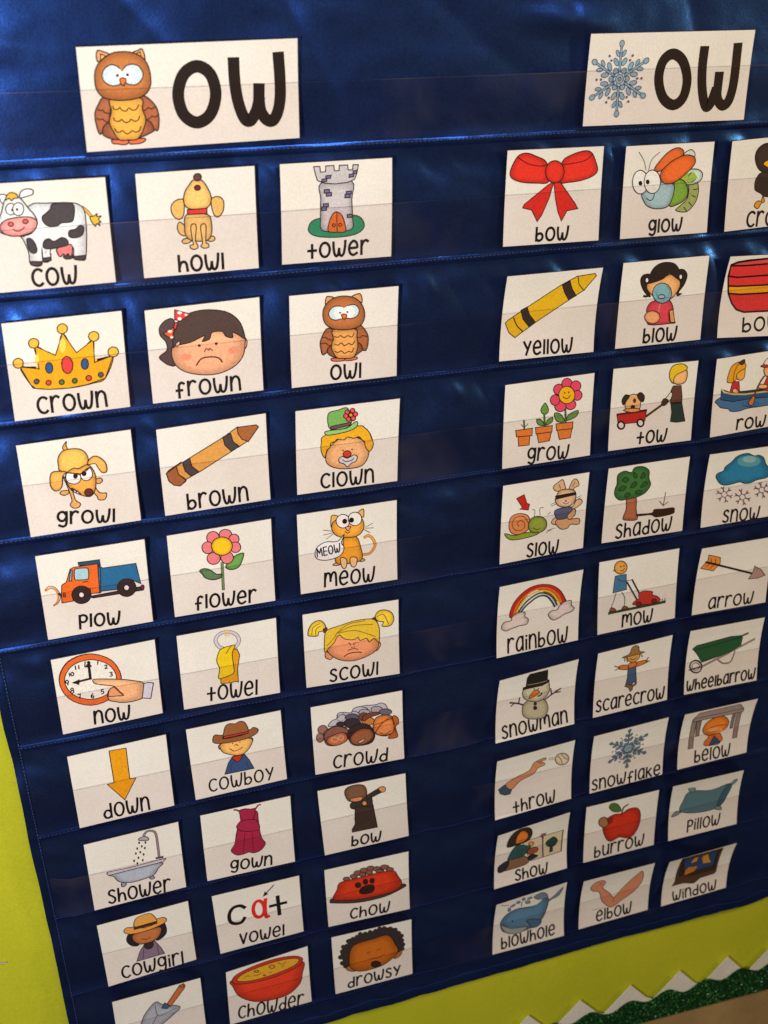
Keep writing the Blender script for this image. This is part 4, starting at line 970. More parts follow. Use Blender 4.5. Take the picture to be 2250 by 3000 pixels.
'tow': """S 2.4 5a3a28 -54,-95 121,13
P - c82c28 -356,-41 -58,-31 -63,-137 -117,-144 -287,-141 -334,-139
L 1.4 6a1a18 -355,-51 -57,-42
F - e8e0d8 -263,-157 -271,-184 -298,-192 -327,-177 -342,-148 -333,-120 -307,-112 -278,-127
O 1.4 2a2020 -270,-156 -277,-179 -299,-186 -323,-173 -335,-148 -328,-126 -306,-118 -282,-131
F - e8e0d8 -69,-156 -77,-182 -102,-191 -131,-176 -145,-147 -137,-121 -112,-113 -83,-127
O 1.4 2a2020 -76,-155 -82,-177 -103,-184 -126,-172 -138,-148 -132,-126 -111,-119 -88,-131
F - e8b478 -282,48 -257,116 -182,124 -133,64 -132,-15 -198,-32 -268,-8
F - 3a2a24 -248,115 -292,130 -320,83 -298,37 -269,78
F - 3a2a24 -172,115 -141,138 -98,99 -102,48 -141,65
f - 6a3020 -175,65 -178,50 -190,45 -202,52 -209,69 -206,84 -195,89 -182,81
F - 3a2018 -182,9 -187,1 -201,-2 -216,4 -223,13 -218,22 -204,24 -189,19
F - e8a868 -292,-14 -252,-2 -149,-13 -129,-35 -213,-41
P - e8e0d0 168,111 206,83 155,17 117,45
F - 4a3428 86,17 107,54 153,34 140,0 107,-12
P - 2c4038 183,-1 296,-5 343,-155 352,-184 269,-187 200,-172 203,-83
P - 6a4238 184,165 265,161 292,51 295,3 173,8 188,93 167,119
G - f0b878 173,205 139,271 165,330 249,338 302,302 315,238 296,185 228,176
F - f0c828 180,189 139,240 130,310 161,359 237,367 292,342 301,310 240,284 199,265 179,228
T 2.05 tow -127,-345 169,-355 111""",
'row': """F - 4a78a8 -399,-35 -363,-8 -279,-3 183,-27 231,-144 133,-158 -47,-154 -131,-167 -224,-155 -253,-127 -334,-102 -370,-66
P - 2a3a4a -343,81 -251,34 -86,21 313,1 318,-36 -81,-22 -282,21
P - c83040 -235,132 -166,125 -143,0 -253,29
F - f0b478 -221,59 -188,60 -157,14 -217,23
F - e8a428 -295,153 -269,272 -216,311 -152,313 -115,278 -117,238 -172,205 -186,160 -228,128 -267,128
F - f0b040 -192,208 -124,239 -113,196 -120,150 -151,134 -193,161
F - 4a3828 -190,307 -141,332 -128,304 -155,284
S - 6a4a18 -195,296 -226,225 -229,137
P - 2a5a88 -348,73 -323,45 -215,5 -16,-20 317,-30 324,-86 -11,-63 -208,-62 -342,-23
L 1.6 d8c080 -342,78 -310,43 -216,11 -83,-10 316,-24
O 0.5 2a4a78 70,-130 46,-148 -14,-147 -77,-128 -105,-102 -82,-85 -22,-85 41,-104
O 0.5 2a4a78 37,-131 22,-141 -15,-141 -54,-129 -71,-114 -57,-103 -19,-104 19,-115
F - c03c30 126,113 164,131 268,91 282,-19 113,1
F - f0e8d8 83,249 103,299 141,311 211,277 232,215
F - c04048 48,243 83,249 151,230 126,222 73,227
G - e8a868 88,213 153,215 211,177 190,127 110,139
F - f0b478 36,43 66,63 141,45 138,16 78,19
S 1.8 6a3a20 97,135 58,76 7,-48
F - d88038 6,-42 22,-62 3,-129 -24,-124 -43,-100 -18,-62
T 2.05 row -144,-345 157,-358 99""",
'slow': """S 0.6 3a3020 -97,27 -91,84 -117,106
S 0.6 3a3020 -39,33 -42,101 -9,103
P - c82820 -277,241 -205,266 -174,174 -147,161 -158,105 -241,128 -217,143
F - e09058 -343,-20 -321,67 -240,86 -156,46 -136,-41 -167,-103 -250,-122 -317,-92
S 0.7 7a3828 -154,-21 -197,45 -280,52 -311,-10 -276,-75 -210,-78 -186,-32 -221,11 -262,-2 -244,-39
F - 90a838 -382,-89 -283,-124 -183,-117 -50,-125 -65,-156 -215,-171 -331,-157
G - 90a040 -153,-47 -114,22 -39,22 21,-28 29,-97 -24,-138 -117,-121
S - 3a4018 -105,-81 -67,-105 -31,-98
F - e0b488 151,241 101,250 79,295 130,336 171,345 201,241
F - e0b488 235,235 264,321 305,331 334,268 293,250 269,221
F - e0b890 78,-64 97,-25 147,-25 182,-48 150,-85 108,-86
F - d8a878 115,-62 181,-31 282,-24 313,29 308,-29 250,-61 335,-63 363,-90 348,-126 270,-115 238,-147 170,-140
F - e0b890 228,53 286,68 317,121 359,122 378,94 354,64 296,41
G - d8b08c 112,190 151,250 269,235 309,178 293,100 227,70 142,93 105,150
P - 2a2020 106,199 304,202 309,178 110,166
F - 5a5c78 110,57 227,70 279,44 249,-35 148,-42 112,-2
F - d8a878 232,-24 296,33 315,-5 268,-64
f - f0c8a8 262,106 248,89 212,88 176,102 160,124 174,140 210,142 246,128
S - 4a3030 182,123 212,101 241,113
f - 5a3a3a 222,130 219,124 211,123 202,127 198,134 201,139 210,140 218,136
S 0.5 4a3030 60,124 115,135
S 0.5 4a3030 66,107 120,117
S 0.5 4a3030 307,140 360,159
S 0.5 4a3030 308,123 361,139
S 0.6 6a4a40 131,311 150,266
S 0.6 6a4a40 290,309 267,263
S 0.5 4a3030 27,-153 76,-131
S 0.5 4a3030 34,-134 110,-120
S 0.5 4a3030 63,49 36,28
T 2.05 Slow -158,-361 147,-377 121""",
'shadow': """G - b06848 -200,55 -197,-64 -223,-155 -167,-181 -70,-184 -90,-81 -107,50
f - 3a2418 -75,-131 77,-140 100,-109 199,-116 308,-120 326,-152 307,-189 137,-198 70,-165 -67,-156
G - 3c7038 -320,207 -320,299 -254,328 -183,304 -153,350 -66,346 1,296 10,219 35,148 -10,78 -86,47 -190,37 -277,41 -332,100 -333,167
F - 2f5c30 -271,242 -239,266 -201,232 -234,212
F - 2f5c30 -156,301 -117,262 -132,239 -158,268
F - 2f5c30 -80,240 -59,287 -34,250 -61,224
F - 2f5c30 -176,161 -138,206 -108,177 -149,146
F - 2f5c30 -296,145 -257,181 -220,159 -251,130
F - 2f5c30 -70,146 -31,191 -1,162 -43,137
F - 2f5c30 -229,76 -197,105 -168,81 -200,55
F - 2f5c30 -118,102 -66,112 -54,81 -97,74
L 0.7 4a3830 206,50 195,-86
L 0.7 4a3830 150,-34 195,-86 245,-54
T 2.05 Shadow -283,-345 299,-350 128""",
'snow': """G - 2a78a0 -316,129 -301,165 -243,182 -229,224 -168,265 -128,310 -64,332 4,329 71,295 126,294 186,257 225,186 275,134 298,80 263,40 154,30 88,11 19,14 -39,36 -106,29 -187,25 -258,51
f - 5a9cb0 157,227 125,189 34,184 -62,215 -107,263 -75,301 15,306 111,275
f - 8ab4b8 105,253 86,231 34,228 -22,246 -48,274 -29,296 23,299 78,281
O 0.7 6a4848 -163,-74 -169,-94 -190,-99 -213,-87 -225,-65 -219,-46 -198,-40 -175,-52
L 1.1 6a4848 -163,-83 -120,-101
L 1.1 6a4848 -105,-93 -133,-95 -110,-119
L 1.1 6a4848 -183,-99 -168,-140
L 1.1 6a4848 -148,-152 -172,-128 -177,-154
L 1.1 6a4848 -214,-86 -241,-109
L 1.1 6a4848 -238,-128 -233,-102 -261,-104
L 1.1 6a4848 -225,-57 -267,-39
L 1.1 6a4848 -282,-46 -254,-44 -277,-20
L 1.1 6a4848 -205,-40 -220,0
L 1.1 6a4848 -239,12 -215,-12 -210,14
L 1.1 6a4848 -174,-53 -146,-30
L 1.1 6a4848 -150,-11 -155,-37 -126,-36
O 0.7 6a4848 44,-131 38,-151 17,-156 -6,-144 -19,-121 -13,-102 8,-96 32,-109
L 1.1 6a4848 44,-140 88,-158
L 1.1 6a4848 103,-150 74,-152 98,-177
L 1.1 6a4848 24,-156 40,-197
L 1.1 6a4848 59,-209 35,-185 30,-211
L 1.1 6a4848 -7,-143 -35,-166
L 1.1 6a4848 -31,-185 -26,-159 -55,-160
L 1.1 6a4848 -19,-113 -62,-95
L 1.1 6a4848 -77,-102 -48,-100 -72,-76
L 1.1 6a4848 1,-96 -14,-55
L 1.1 6a4848 -33,-44 -9,-68 -4,-42
L 1.1 6a4848 33,-109 60,-87
L 1.1 6a4848 57,-67 52,-94 81,-92
O 0.7 6a4848 256,-88 250,-108 229,-113 205,-101 192,-78 198,-59 219,-53 243,-65
L 1.1 6a4848 256,-96 300,-115
L 1.1 6a4848 315,-107 286,-109 311,-134
L 1.1 6a4848 236,-113 252,-155
L 1.1 6a4848 271,-166 247,-142 242,-168
L 1.1 6a4848 204,-100 176,-123
L 1.1 6a4848 180,-142 184,-116 155,-118
L 1.1 6a4848 192,-70 148,-52
L 1.1 6a4848 133,-59 162,-57 138,-33
L 1.1 6a4848 212,-53 196,-12
L 1.1 6a4848 177,-1 201,-25 206,1
L 1.1 6a4848 244,-66 272,-43
L 1.1 6a4848 268,-24 263,-50 292,-49
T 2.05 snow -184,-356 215,-380 119""",
'rainbow': """F - a82c1c -297,20 -281,125 -223,219 -122,295 -3,314 118,278 207,205 263,111 283,43 230,45 -19,264 -188,158 -220,20
S 2.2 c82c20 -288,27 -247,153 -156,258 -20,299 101,269 199,183 255,67
S 2 e07030 -262,21 -222,138 -138,227 -19,272 93,244 182,165 229,68
S 1.8 e8b030 -240,25 -196,123 -121,205 -10,244 85,219 157,153 209,59
S 2 305840 -220,29 -173,109 -103,174 -9,217 77,194 140,135 186,46
S 2 304858 -194,33 -149,95 -85,144 -3,185 69,169 123,109 164,33
S 0.6 2a1414 -300,21 -281,125 -223,219 -122,295 -3,314 118,278 207,205 263,111 279,34
G - dcd0cc -381,-79 -356,-21 -287,-19 -271,23 -203,53 -143,39 -142,-7 -107,-42 -123,-93 -200,-94 -269,-105 -337,-116
G - dcd0cc 97,-43 136,-6 188,-9 213,31 273,63 335,58 337,12 370,-32 340,-62 269,-74 217,-99 148,-110
T 2.05 rainbow -317,-352 294,-369 146""",
'mow': """L 3 3a4830 -297,-183 314,-181
G - e0a050 -211,303 -276,289 -274,270
G - e0a050 -141,285 -157,237 -204,225 -255,255 -279,311 -263,359 -216,371 -166,340
S - 4a3018 -211,267 -184,257 -168,283
f - 3a2418 -202,307 -204,301 -209,299 -214,303 -217,310 -215,316 -210,318 -205,314
f - 3a2418 -172,308 -173,302 -178,301 -184,304 -186,311 -185,317 -180,319 -174,315
P - 4878a0 -261,214 -144,213 -126,42 -270,34
S 0.7 3a3030 -240,183 -174,143 -66,140
S 0.7 3a3030 -237,27 -257,-61 -283,-134
S 0.7 3a3030 -174,23 -137,-48 -137,-141
F - 9a5840 -291,-165 -279,-127 -242,-142 -231,-168
F - 9a5840 -158,-165 -142,-136 -105,-151 -94,-172
S 1.6 3a2a24 -128,124 0,-95
S 1.6 3a2a24 -75,141 22,-34
F - c83c30 -32,-144 -30,-107 18,-89 13,-32 66,-11 161,-38 164,-72 222,-102 255,-156 145,-171
G - 7a2820 49,-151 42,-168 22,-172 0,-160 -11,-139 -3,-122 17,-119 39,-131
G - 7a2820 216,-149 210,-164 191,-167 172,-156 163,-139 169,-124 187,-121 206,-132
L - 3a5a28 276,-179 282,-142
L - 3a5a28 304,-179 310,-138
T 2.05 mow -142,-365 179,-367 131""",
'arrow': """P - e8903c -326,201 -324,281 -184,228 -175,169 -179,150 -191,138 -240,88 -393,141 -343,200
S - 5a3018 -293,236 -279,190
S - 5a3018 -238,220 -230,172
S - 5a3018 -332,148 -301,173
S - 5a3018 -280,126 -243,160
L 2.2 2e1c18 -344,204 231,-21
P - b89890 239,61 319,13 382,-63 306,-82 189,-75 217,-25 233,7
T 2.05 arrow -246,-328 263,-348 115""",
'snowman': """S 1.8 4a3038 -104,-39 -184,15 -276,51
S 1.4 4a3038 -184,15 -174,81
S 1.4 4a3038 -228,32 -264,8
S 1.8 4a3038 95,-17 194,33 263,63
S 1.4 4a3038 167,31 157,93
S 1.4 4a3038 194,33 263,27
G - b8b498 -127,-2 -149,-75 -131,-150 -59,-198 67,-220 118,-174 125,-96 85,-15 -41,32
G - c8c0a8 -138,159 -139,90 -94,28 13,-19 104,10 143,78 139,158 103,217 -58,214
P - 28241e -102,304 -75,345 112,341 117,213 135,208 136,188 67,159 -111,167 -141,170 -138,194 -108,199
S 0.6 b8a898 -93,214 14,203 112,205
F - e07830 -76,42 -22,125 22,113 31,71
f - 2a2020 -15,143 -17,138 -22,137 -27,141 -29,147 -27,152 -22,153 -17,149
f - 2a2020 30,130 28,125 22,124 17,128 15,134 17,139 22,140 28,136
S 1.6 2a1a18 22,43 58,53 58,73
F - 3a2820 6,-41 2,-51 -8,-53 -19,-45 -23,-33 -19,-23 -8,-21 2,-29
F - 3a2820 8,-90 2,-102 -10,-104 -23,-95 -28,-79 -23,-66 -10,-64 2,-74
T 2.05 snowman -370,-330 325,-338 133""",
'scarecrow': """F - d87838 -147,161 -24,136 -22,85 -145,117
F - d87838 31,151 145,151 156,119 34,101
S 1.2 5a4028 -146,137 -204,172
S 1.2 5a4028 -146,133 -196,121
S 1.2 5a4028 145,141 171,178
S 1.2 5a4028 150,130 188,130
P - 4a6080 -51,113 33,127 55,-95 16,-75 -1,-121 -69,-92 -54,-6
F - d87838 -44,161 31,161 34,111 -41,106
P - 8a6840 -78,-100 -65,-79 12,-114 54,-79 50,-114 13,-128 7,-167 -17,-177 -32,-132
S 1.4 a08040 -106,265 -93,203
S 1.4 a08040 72,259 100,202
S 1.4 a08040 -87,260 -61,184
F - d8a050 -78,258 -32,275 53,264 66,201 12,166 -46,191
F - a07848 -133,252 -51,280 -27,352 19,364 49,333 61,281 123,256 26,251
S - 4a2818 -38,218 1,194 32,210
T 2.05 scarecrow -393,-318 369,-353 125""",
'wheelbarrow': """S 2.6 4a4040 -235,-89 77,20 353,124
S 1.6 a89890 -235,-89 77,20 353,124
S 2.4 5a4440 170,192 257,216
O 1.8 3a2c28 -239,-88 -253,-137 -300,-149 -353,-117 -381,-60 -368,-12 -321,0 -268,-32
O 1 7a6a60 -266,-83 -274,-113 -304,-120 -338,-100 -355,-65 -347,-36 -317,-29 -283,-48
S 2 4a4040 -382,-100 -235,-89
S 1.8 8a7c70 -53,-45 16,-99 106,-96 138,19
P - 2c5a38 -381,148 -343,181 47,216 178,205 203,176 199,77 77,20 -243,-38 -318,77
S 1.1 1e3a28 -365,129 -122,148 182,180
T 2.05 wheelbarrow -392,-341 419,-349 110""",
'throw': """P - 385868 -387,-11 -320,27 -244,-64 -264,-106 -321,-103 -369,-72
F - d8946c -310,24 -215,76 -52,123 -4,206 82,233 125,231 121,206 67,205 111,170 112,137 44,125 -4,64 -148,22 -248,-56
S - 5a3020 34,215 73,177
G - d8c8ac 388,131 365,82 310,76 255,117 231,180 253,229 308,235 364,194
S - 6a4a40 256,212 296,156 316,83
S - 6a4a40 295,232 334,165 374,131
L 0.5 5a4a40 160,198 218,184
L 0.5 5a4a40 163,214 221,205
T 2.05 throw -237,-339 222,-345 129""",
'snowflake': """K - 6a8090 -8,86 241
T 2.05 snowflake -406,-329 385,-352 120""",
'below': """P - 8a7870 -258,208 -198,205 -200,6 -240,4
P - 8a7870 184,204 222,202 211,8 176,13
P - 9a8880 -313,237 -259,216 -261,-133 -317,-134
P - 9a8880 236,207 290,202 280,-128 226,-127
P - a89490 -308,251 -250,322 243,322 307,245 309,205 298,200 -299,214
L 0.8 3a2a28 -308,251 307,245
F - e87828 -90,-5 -20,-22 30,5 84,-64 99,-115 78,-134 51,-159 -63,-150 -122,-132 -124,-92 -78,-40
P - 2a5888 -10,-41 -64,-146 57,-145 75,-133
G - e88030 -160,52 -151,128 -99,185 -27,207 64,201 141,128 146,40 69,-4 -20,-22 -104,-9
f - f0a860 98,4 71,-14 1,-8 -72,21 -105,54 -78,72 -9,66 64,38
S - 6a3018 -121,66 -48,79 19,87 135,66
S 0.6 6a3018 -117,33 -9,15 49,32
T 2.05 below -228,-313 196,-324 132""",
'show': """P - d8cca8 -100,142 106,144 130,114 143,138 370,134 337,-145 126,-147 -21,-142
L 1.6 4a3a60 133,142 129,-141
L 1.4 4a3838 367,136 340,-143
P - a85878 100,147 125,174 167,165 161,139 118,133
F - 284840 166,28 197,60 258,81 301,22 282,-29 245,-45 189,-24
P - 284840 214,-26 245,-30 241,-109 207,-108
F - 8a6850 -326,-165 -289,-121 -263,-51 -178,-54 -81,-54 -33,-123 -58,-165 -169,-174
F - 2a3034 -386,-150 -379,-94 -317,-59 -257,-53 -271,-121 -320,-168 -369,-171
F - 305858 -268,-41 -236,41 -180,113 -119,113 -41,69 -5,48 -43,4 -93,-50 -178,-54
F - a05838 -49,-15 -6,27 67,7 73,-39 17,-62 -26,-53
F - 2a3438 -45,-90 5,-64 71,-104 28,-125 -21,-128
F - 3a3028 -275,149 -261,222 -217,306 -144,350 -48,342 -1,284 7,210 -28,143 -101,127 -191,125 -251,129
G - e07c30 -179,156 -167,238 -133,304 -85,307 -44,257 -33,203 -64,157 -106,144 -149,145
F - e09858 29,72 19,55 -2,55 -23,71 -32,94 -23,111 -1,112 20,96
S - 5a2818 -142,178 -112,174 -75,183
T 2.05 Show -200,-325 161,-353 117""",
'burrow': """G - c83420 -220,55 -186,138 -97,183 -2,169 67,208 173,198 228,106 229,-47 168,-171 84,-183 -4,-147 -106,-177 -176,-98
G - a07048 -147,93 -161,47 -204,39 -251,72 -274,128 -260,173 -217,181 -170,148
F - 8a3018 -109,110 -115,82 -135,75 -157,94 -169,126 -163,154 -143,161 -121,143
F - 4a7838 -165,294 -143,345 -68,313 -16,208 -100,219
S 2 6a4820 -3,181 11,246 60,274
T 2.05 burrow -284,-340 301,-329 134""",
'pillow': """F - 5a7c88 -299,-22 -284,116 -214,238 56,181 293,215 291,85 204,-83 -59,-97
F - 3e6478 272,208 322,172 259,-2 170,-74 202,84
F - 7898a0 -245,281 -164,272 -158,223 -201,223
F - 7898a0 295,202 332,252 377,248 341,191
F - 7898a0 -402,-66 -355,-7 -286,-37 -347,-68
F - 7898a0 158,-71 216,-86 230,-133 152,-105
T 2.05 pillow -186,-303 216,-315 130""",
'blowhole': """S 1 4a5868 -97,207 -98,269
F - 8098ac -116,276 -122,264 -138,264 -154,275 -161,292 -154,303 -139,303 -123,292
F - 8098ac -60,305 -65,291 -78,289 -91,300 -96,318 -91,331 -78,333 -65,322
F - 8098ac 3,233 -5,219 -26,219 -46,233 -55,254 -47,268 -26,268 -6,254
F - 8098ac -171,266 -175,252 -193,241 -214,239 -227,247 -223,260 -205,271 -184,274
F - 8098ac -223,203 -227,184 -239,179 -250,192 -255,215 -251,234 -239,239 -228,226
F - 8098ac 20,300 16,289 -2,283 -22,286 -33,296 -29,307 -11,313 9,310
S 0.8 4a4040 -340,314 -250,282
F - 7888a0 44,304 136,333 199,274 221,192 283,220 383,320 345,210 263,177 202,150 159,215 86,245
G - 5880a0 -329,69 -269,146 -147,188 -4,162 98,162 169,223 221,192 204,49 145,-80 1,-153 -164,-155 -298,-93 -333,-5
F - a0a8a8 -329,6 -206,-77 -20,-120 -123,-171 -267,-117
S 0.6 3a5068 -319,28 -185,-59 -41,-87
F - 486c8c -32,-28 40,-29 145,-93 105,-154 22,-148 0,-90
f - 1a2a38 -186,16 -189,9 -196,8 -204,14 -207,24 -204,32 -197,33 -189,26
T 2.05 blowhole -327,-310 298,-327 133""",
'elbow': """F - d89070 -323,198 -285,260 -223,278 -169,261 -144,216 -170,150 -76,46 -15,-36 94,80 214,193 294,255 326,195 322,85 235,-26 89,-106 -15,-162 -81,-140 -165,-38 -209,100 -286,137
S 0.6 6a3828 -15,-36 -19,-110
S 0.6 6a3828 -220,240 -185,205
L 0.5 5a4a40 -276,-133 -113,-150
L 0.7 8a7020 245,-22 283,34
T 2.05 elbow -220,-299 206,-304 132""",
'window': """P - 5a4030 -237,306 289,300 257,-63 231,-86 50,-90 -21,-137 -63,-131 -164,-94 -274,-92 -315,-90 -278,-44 -271,94
P - 2c4c80 -199,271 240,270 211,30 -175,24
P - d89838 -76,262 -14,258 -27,185 -108,172 -98,208
P - d89838 34,258 109,265 132,180 175,104 64,113 34,196
P - c87c30 -130,126 2,106 -13,56 -76,-9 -173,-1 -161,89
P - 3a2c20 -228,288 -201,287 -165,20 -237,28
P - 3a2c20 224,290 258,295 237,-9 210,-16
P - 3a3428 -174,7 -12,40 217,44 217,-19 -33,-23
T 2.05 window -300,-285 255,-296 110""",
}

# ------------------------------------------------------------------ hand-lettered alphabet, strokes in a 1-high box
def arc(cx, cy, rx, ry, a0, a1, n=9):
    return [(cx + rx * math.cos(math.radians(a0 + (a1 - a0) * i / (n - 1))), cy + ry * math.sin(math.radians(a0 + (a1 - a0) * i / (n - 1)))) for i in range(n)]
GLY = {
 'o': (.66, [arc(.33, .5, .33, .5, 90, 450, 17)]),
 'c': (.56, [arc(.34, .5, .34, .5, 50, 312, 12)]),
 'w': (.82, [[(0, 1), (.01, .6), (.08, .15), (.2, 0), (.32, .12), (.39, .52)], [(.39, .52), (.43, .12), (.56, 0), (.7, .15), (.79, .6), (.82, 1.06)]]),
 'W': (.86, [[(0, 1), (.03, .5), (.1, .12), (.2, 0), (.34, .2), (.40, .55)], [(.4, .55), (.47, .12), (.6, 0), (.74, .2), (.83, .6), (.86, 1.06)]]),
 'n': (.56, [[(0, 0), (0, 1)], [(.02, .6), (.12, .88), (.32, 1), (.5, .82), (.54, .45), (.56, 0)]]),
 'r': (.46, [[(0, 0), (0, 1)], [(.01, .6), (.12, .88), (.3, 1.0), (.46, .9)]]),
 'h': (.52, [[(0, 0), (0, 1.08)], [(.02, .3), (.12, .56), (.3, .64), (.46, .5), (.52, .0)]]),
 'l': (.04, [[(.02, 0), (.02, 1.04)]]),
 'i': (.06, [[(.03, 0), (.03, .72)], [(.03, .93), (.03, 1.0)]]),
 'e': (.60, [[(.05, .5), (.3, .5), (.56, .55), (.5, .88), (.3, 1), (.08, .8), (0, .48), (.08, .14), (.3, 0), (.56, .14)]]),
 't': (.56, [[(.28, -.02), (.28, .92)], [(0, .5), (.56, .5)]]),
 'f': (.50, [[(.17, -.1), (.17, .62), (.22, .86), (.36, .95), (.5, .86)], [(0, .42), (.38, .42)]]),
 'g': (.56, [arc(.26, .62, .26, .38, 20, 340, 12), [(.54, 1), (.55, .4), (.5, -.08), (.3, -.22), (.06, -.1)]]),
 'b': (.52, [[(0, 1.06), (0, 0)], [(.02, .12), (.2, 0), (.42, .1), (.5, .32), (.38, .56), (.16, .56), (.02, .4)]]),
 'd': (.54, [[(.52, 1.06), (.52, 0)], [(.5, .42), (.36, .56), (.14, .54), (.0, .28), (.12, .04), (.34, 0), (.5, .14)]]),
 'a': (.58, [[(.54, .8), (.42, .98), (.2, .92), (.04, .6), (.03, .25), (.16, .02), (.36, .06), (.52, .3)], [(.55, 1), (.58, 0)]]),
 'm': (.86, [[(0, 0), (0, 1)], [(.02, .6), (.1, .9), (.25, .98), (.38, .8), (.42, .35)], [(.43, .6), (.52, .9), (.66, 1), (.8, .82), (.86, 0)]]),
 'p': (.50, [[(.02, -.12), (0, 1)], [(.02, .92), (.22, 1), (.44, .9), (.5, .68), (.38, .45), (.16, .42), (.03, .5)]]),
 'u': (.54, [[(0, 1), (.01, .4), (.12, .04), (.28, .0), (.44, .14), (.52, .45)], [(.53, 1), (.54, 0)]]),
 'v': (.56, [[(0, 1), (.28, 0)], [(.28, 0), (.56, 1)]]),
 's': (.48, [[(.44, .86), (.28, 1), (.08, .9), (.06, .68), (.26, .52), (.44, .36), (.42, .1), (.22, 0), (0, .12)]]),
 'S': (.52, [[(.48, .92), (.3, 1.05), (.08, .94), (.06, .72), (.28, .54), (.48, .36), (.46, .1), (.24, -.02), (0, .12)]]),
 'Y': (.56, [[(0, 1), (.27, .5)], [(.56, 1), (.2, 0)]]),
 'k': (.50, [[(0, 0), (0, 1.0)], [(.46, .82), (.04, .42)], [(.14, .5), (.5, 0)]]),
 'M': (.8, [[(0, 0), (.08, 1)], [(.08, 1), (.4, .4)], [(.4, .4), (.7, 1)], [(.7, 1), (.8, 0)]]),
 'E': (.5, [[(0, 0), (0, 1)], [(0, 1), (.5, 1)], [(0, .5), (.42, .5)], [(0, 0), (.5, 0)]]),
 'O': (.66, [arc(.33, .5, .33, .5, 90, 450, 15)]),
 '0': (.6, [arc(.3, .5, .3, .5, 90, 450, 13)]), '1': (.05, [[(.02, 0), (.02, 1)]]),
 '2': (.6, [[(.05, .8), (.28, 1), (.52, .8), (.4, .45), (.02, .02)], [(.02, .02), (.6, .02)]]),
 '3': (.5, [[(.02, .92), (.28, 1), (.46, .8), (.22, .54)], [(.22, .54), (.5, .34), (.34, .04), (0, .08)]]),
 '5': (.5, [[(.48, 1), (.08, 1)], [(.08, 1), (.04, .55)], [(.04, .55), (.34, .6), (.48, .32), (.3, 0), (0, .06)]]),
 '6': (.5, [[(.4, 1), (.1, .7), (.02, .3), (.2, 0), (.46, .12), (.46, .4), (.2, .52), (.03, .3)]]),
 '7': (.5, [[(0, 1), (.5, 1)], [(.5, 1), (.2, 0)]]),
 '8': (.5, [arc(.25, .76, .2, .24, 90, 450, 11), arc(.25, .26, .25, .27, 90, 450, 11)]),
 '9': (.5, [arc(.25, .7, .24, .3, 0, 360, 11), [(.49, .7), (.4, 0)]]),
}
GLY['y'] = GLY['Y']
def catmull(P, closed, sub=5):
    n = len(P); out = []
    if n < 3: return list(P)
    rng = n if closed else n - 1
    for i in range(rng):
        if closed: a, b, c, d = P[i - 1], P[i], P[(i + 1) % n], P[(i + 2) % n]
        else: a, b, c, d = P[max(0, i - 1)], P[i], P[i + 1], P[min(n - 1, i + 2)]
        for k in range(sub):
            t = k / sub; t2 = t * t; t3 = t2 * t
            out.append(tuple(.5 * ((2 * b[q]) + (-a[q] + c[q]) * t + (2 * a[q] - 5 * b[q] + 4 * c[q] - d[q]) * t2 + (-a[q] + 3 * b[q] - 3 * c[q] + d[q]) * t3) for q in (0, 1)))
    if not closed: out.append(P[-1])
    return out
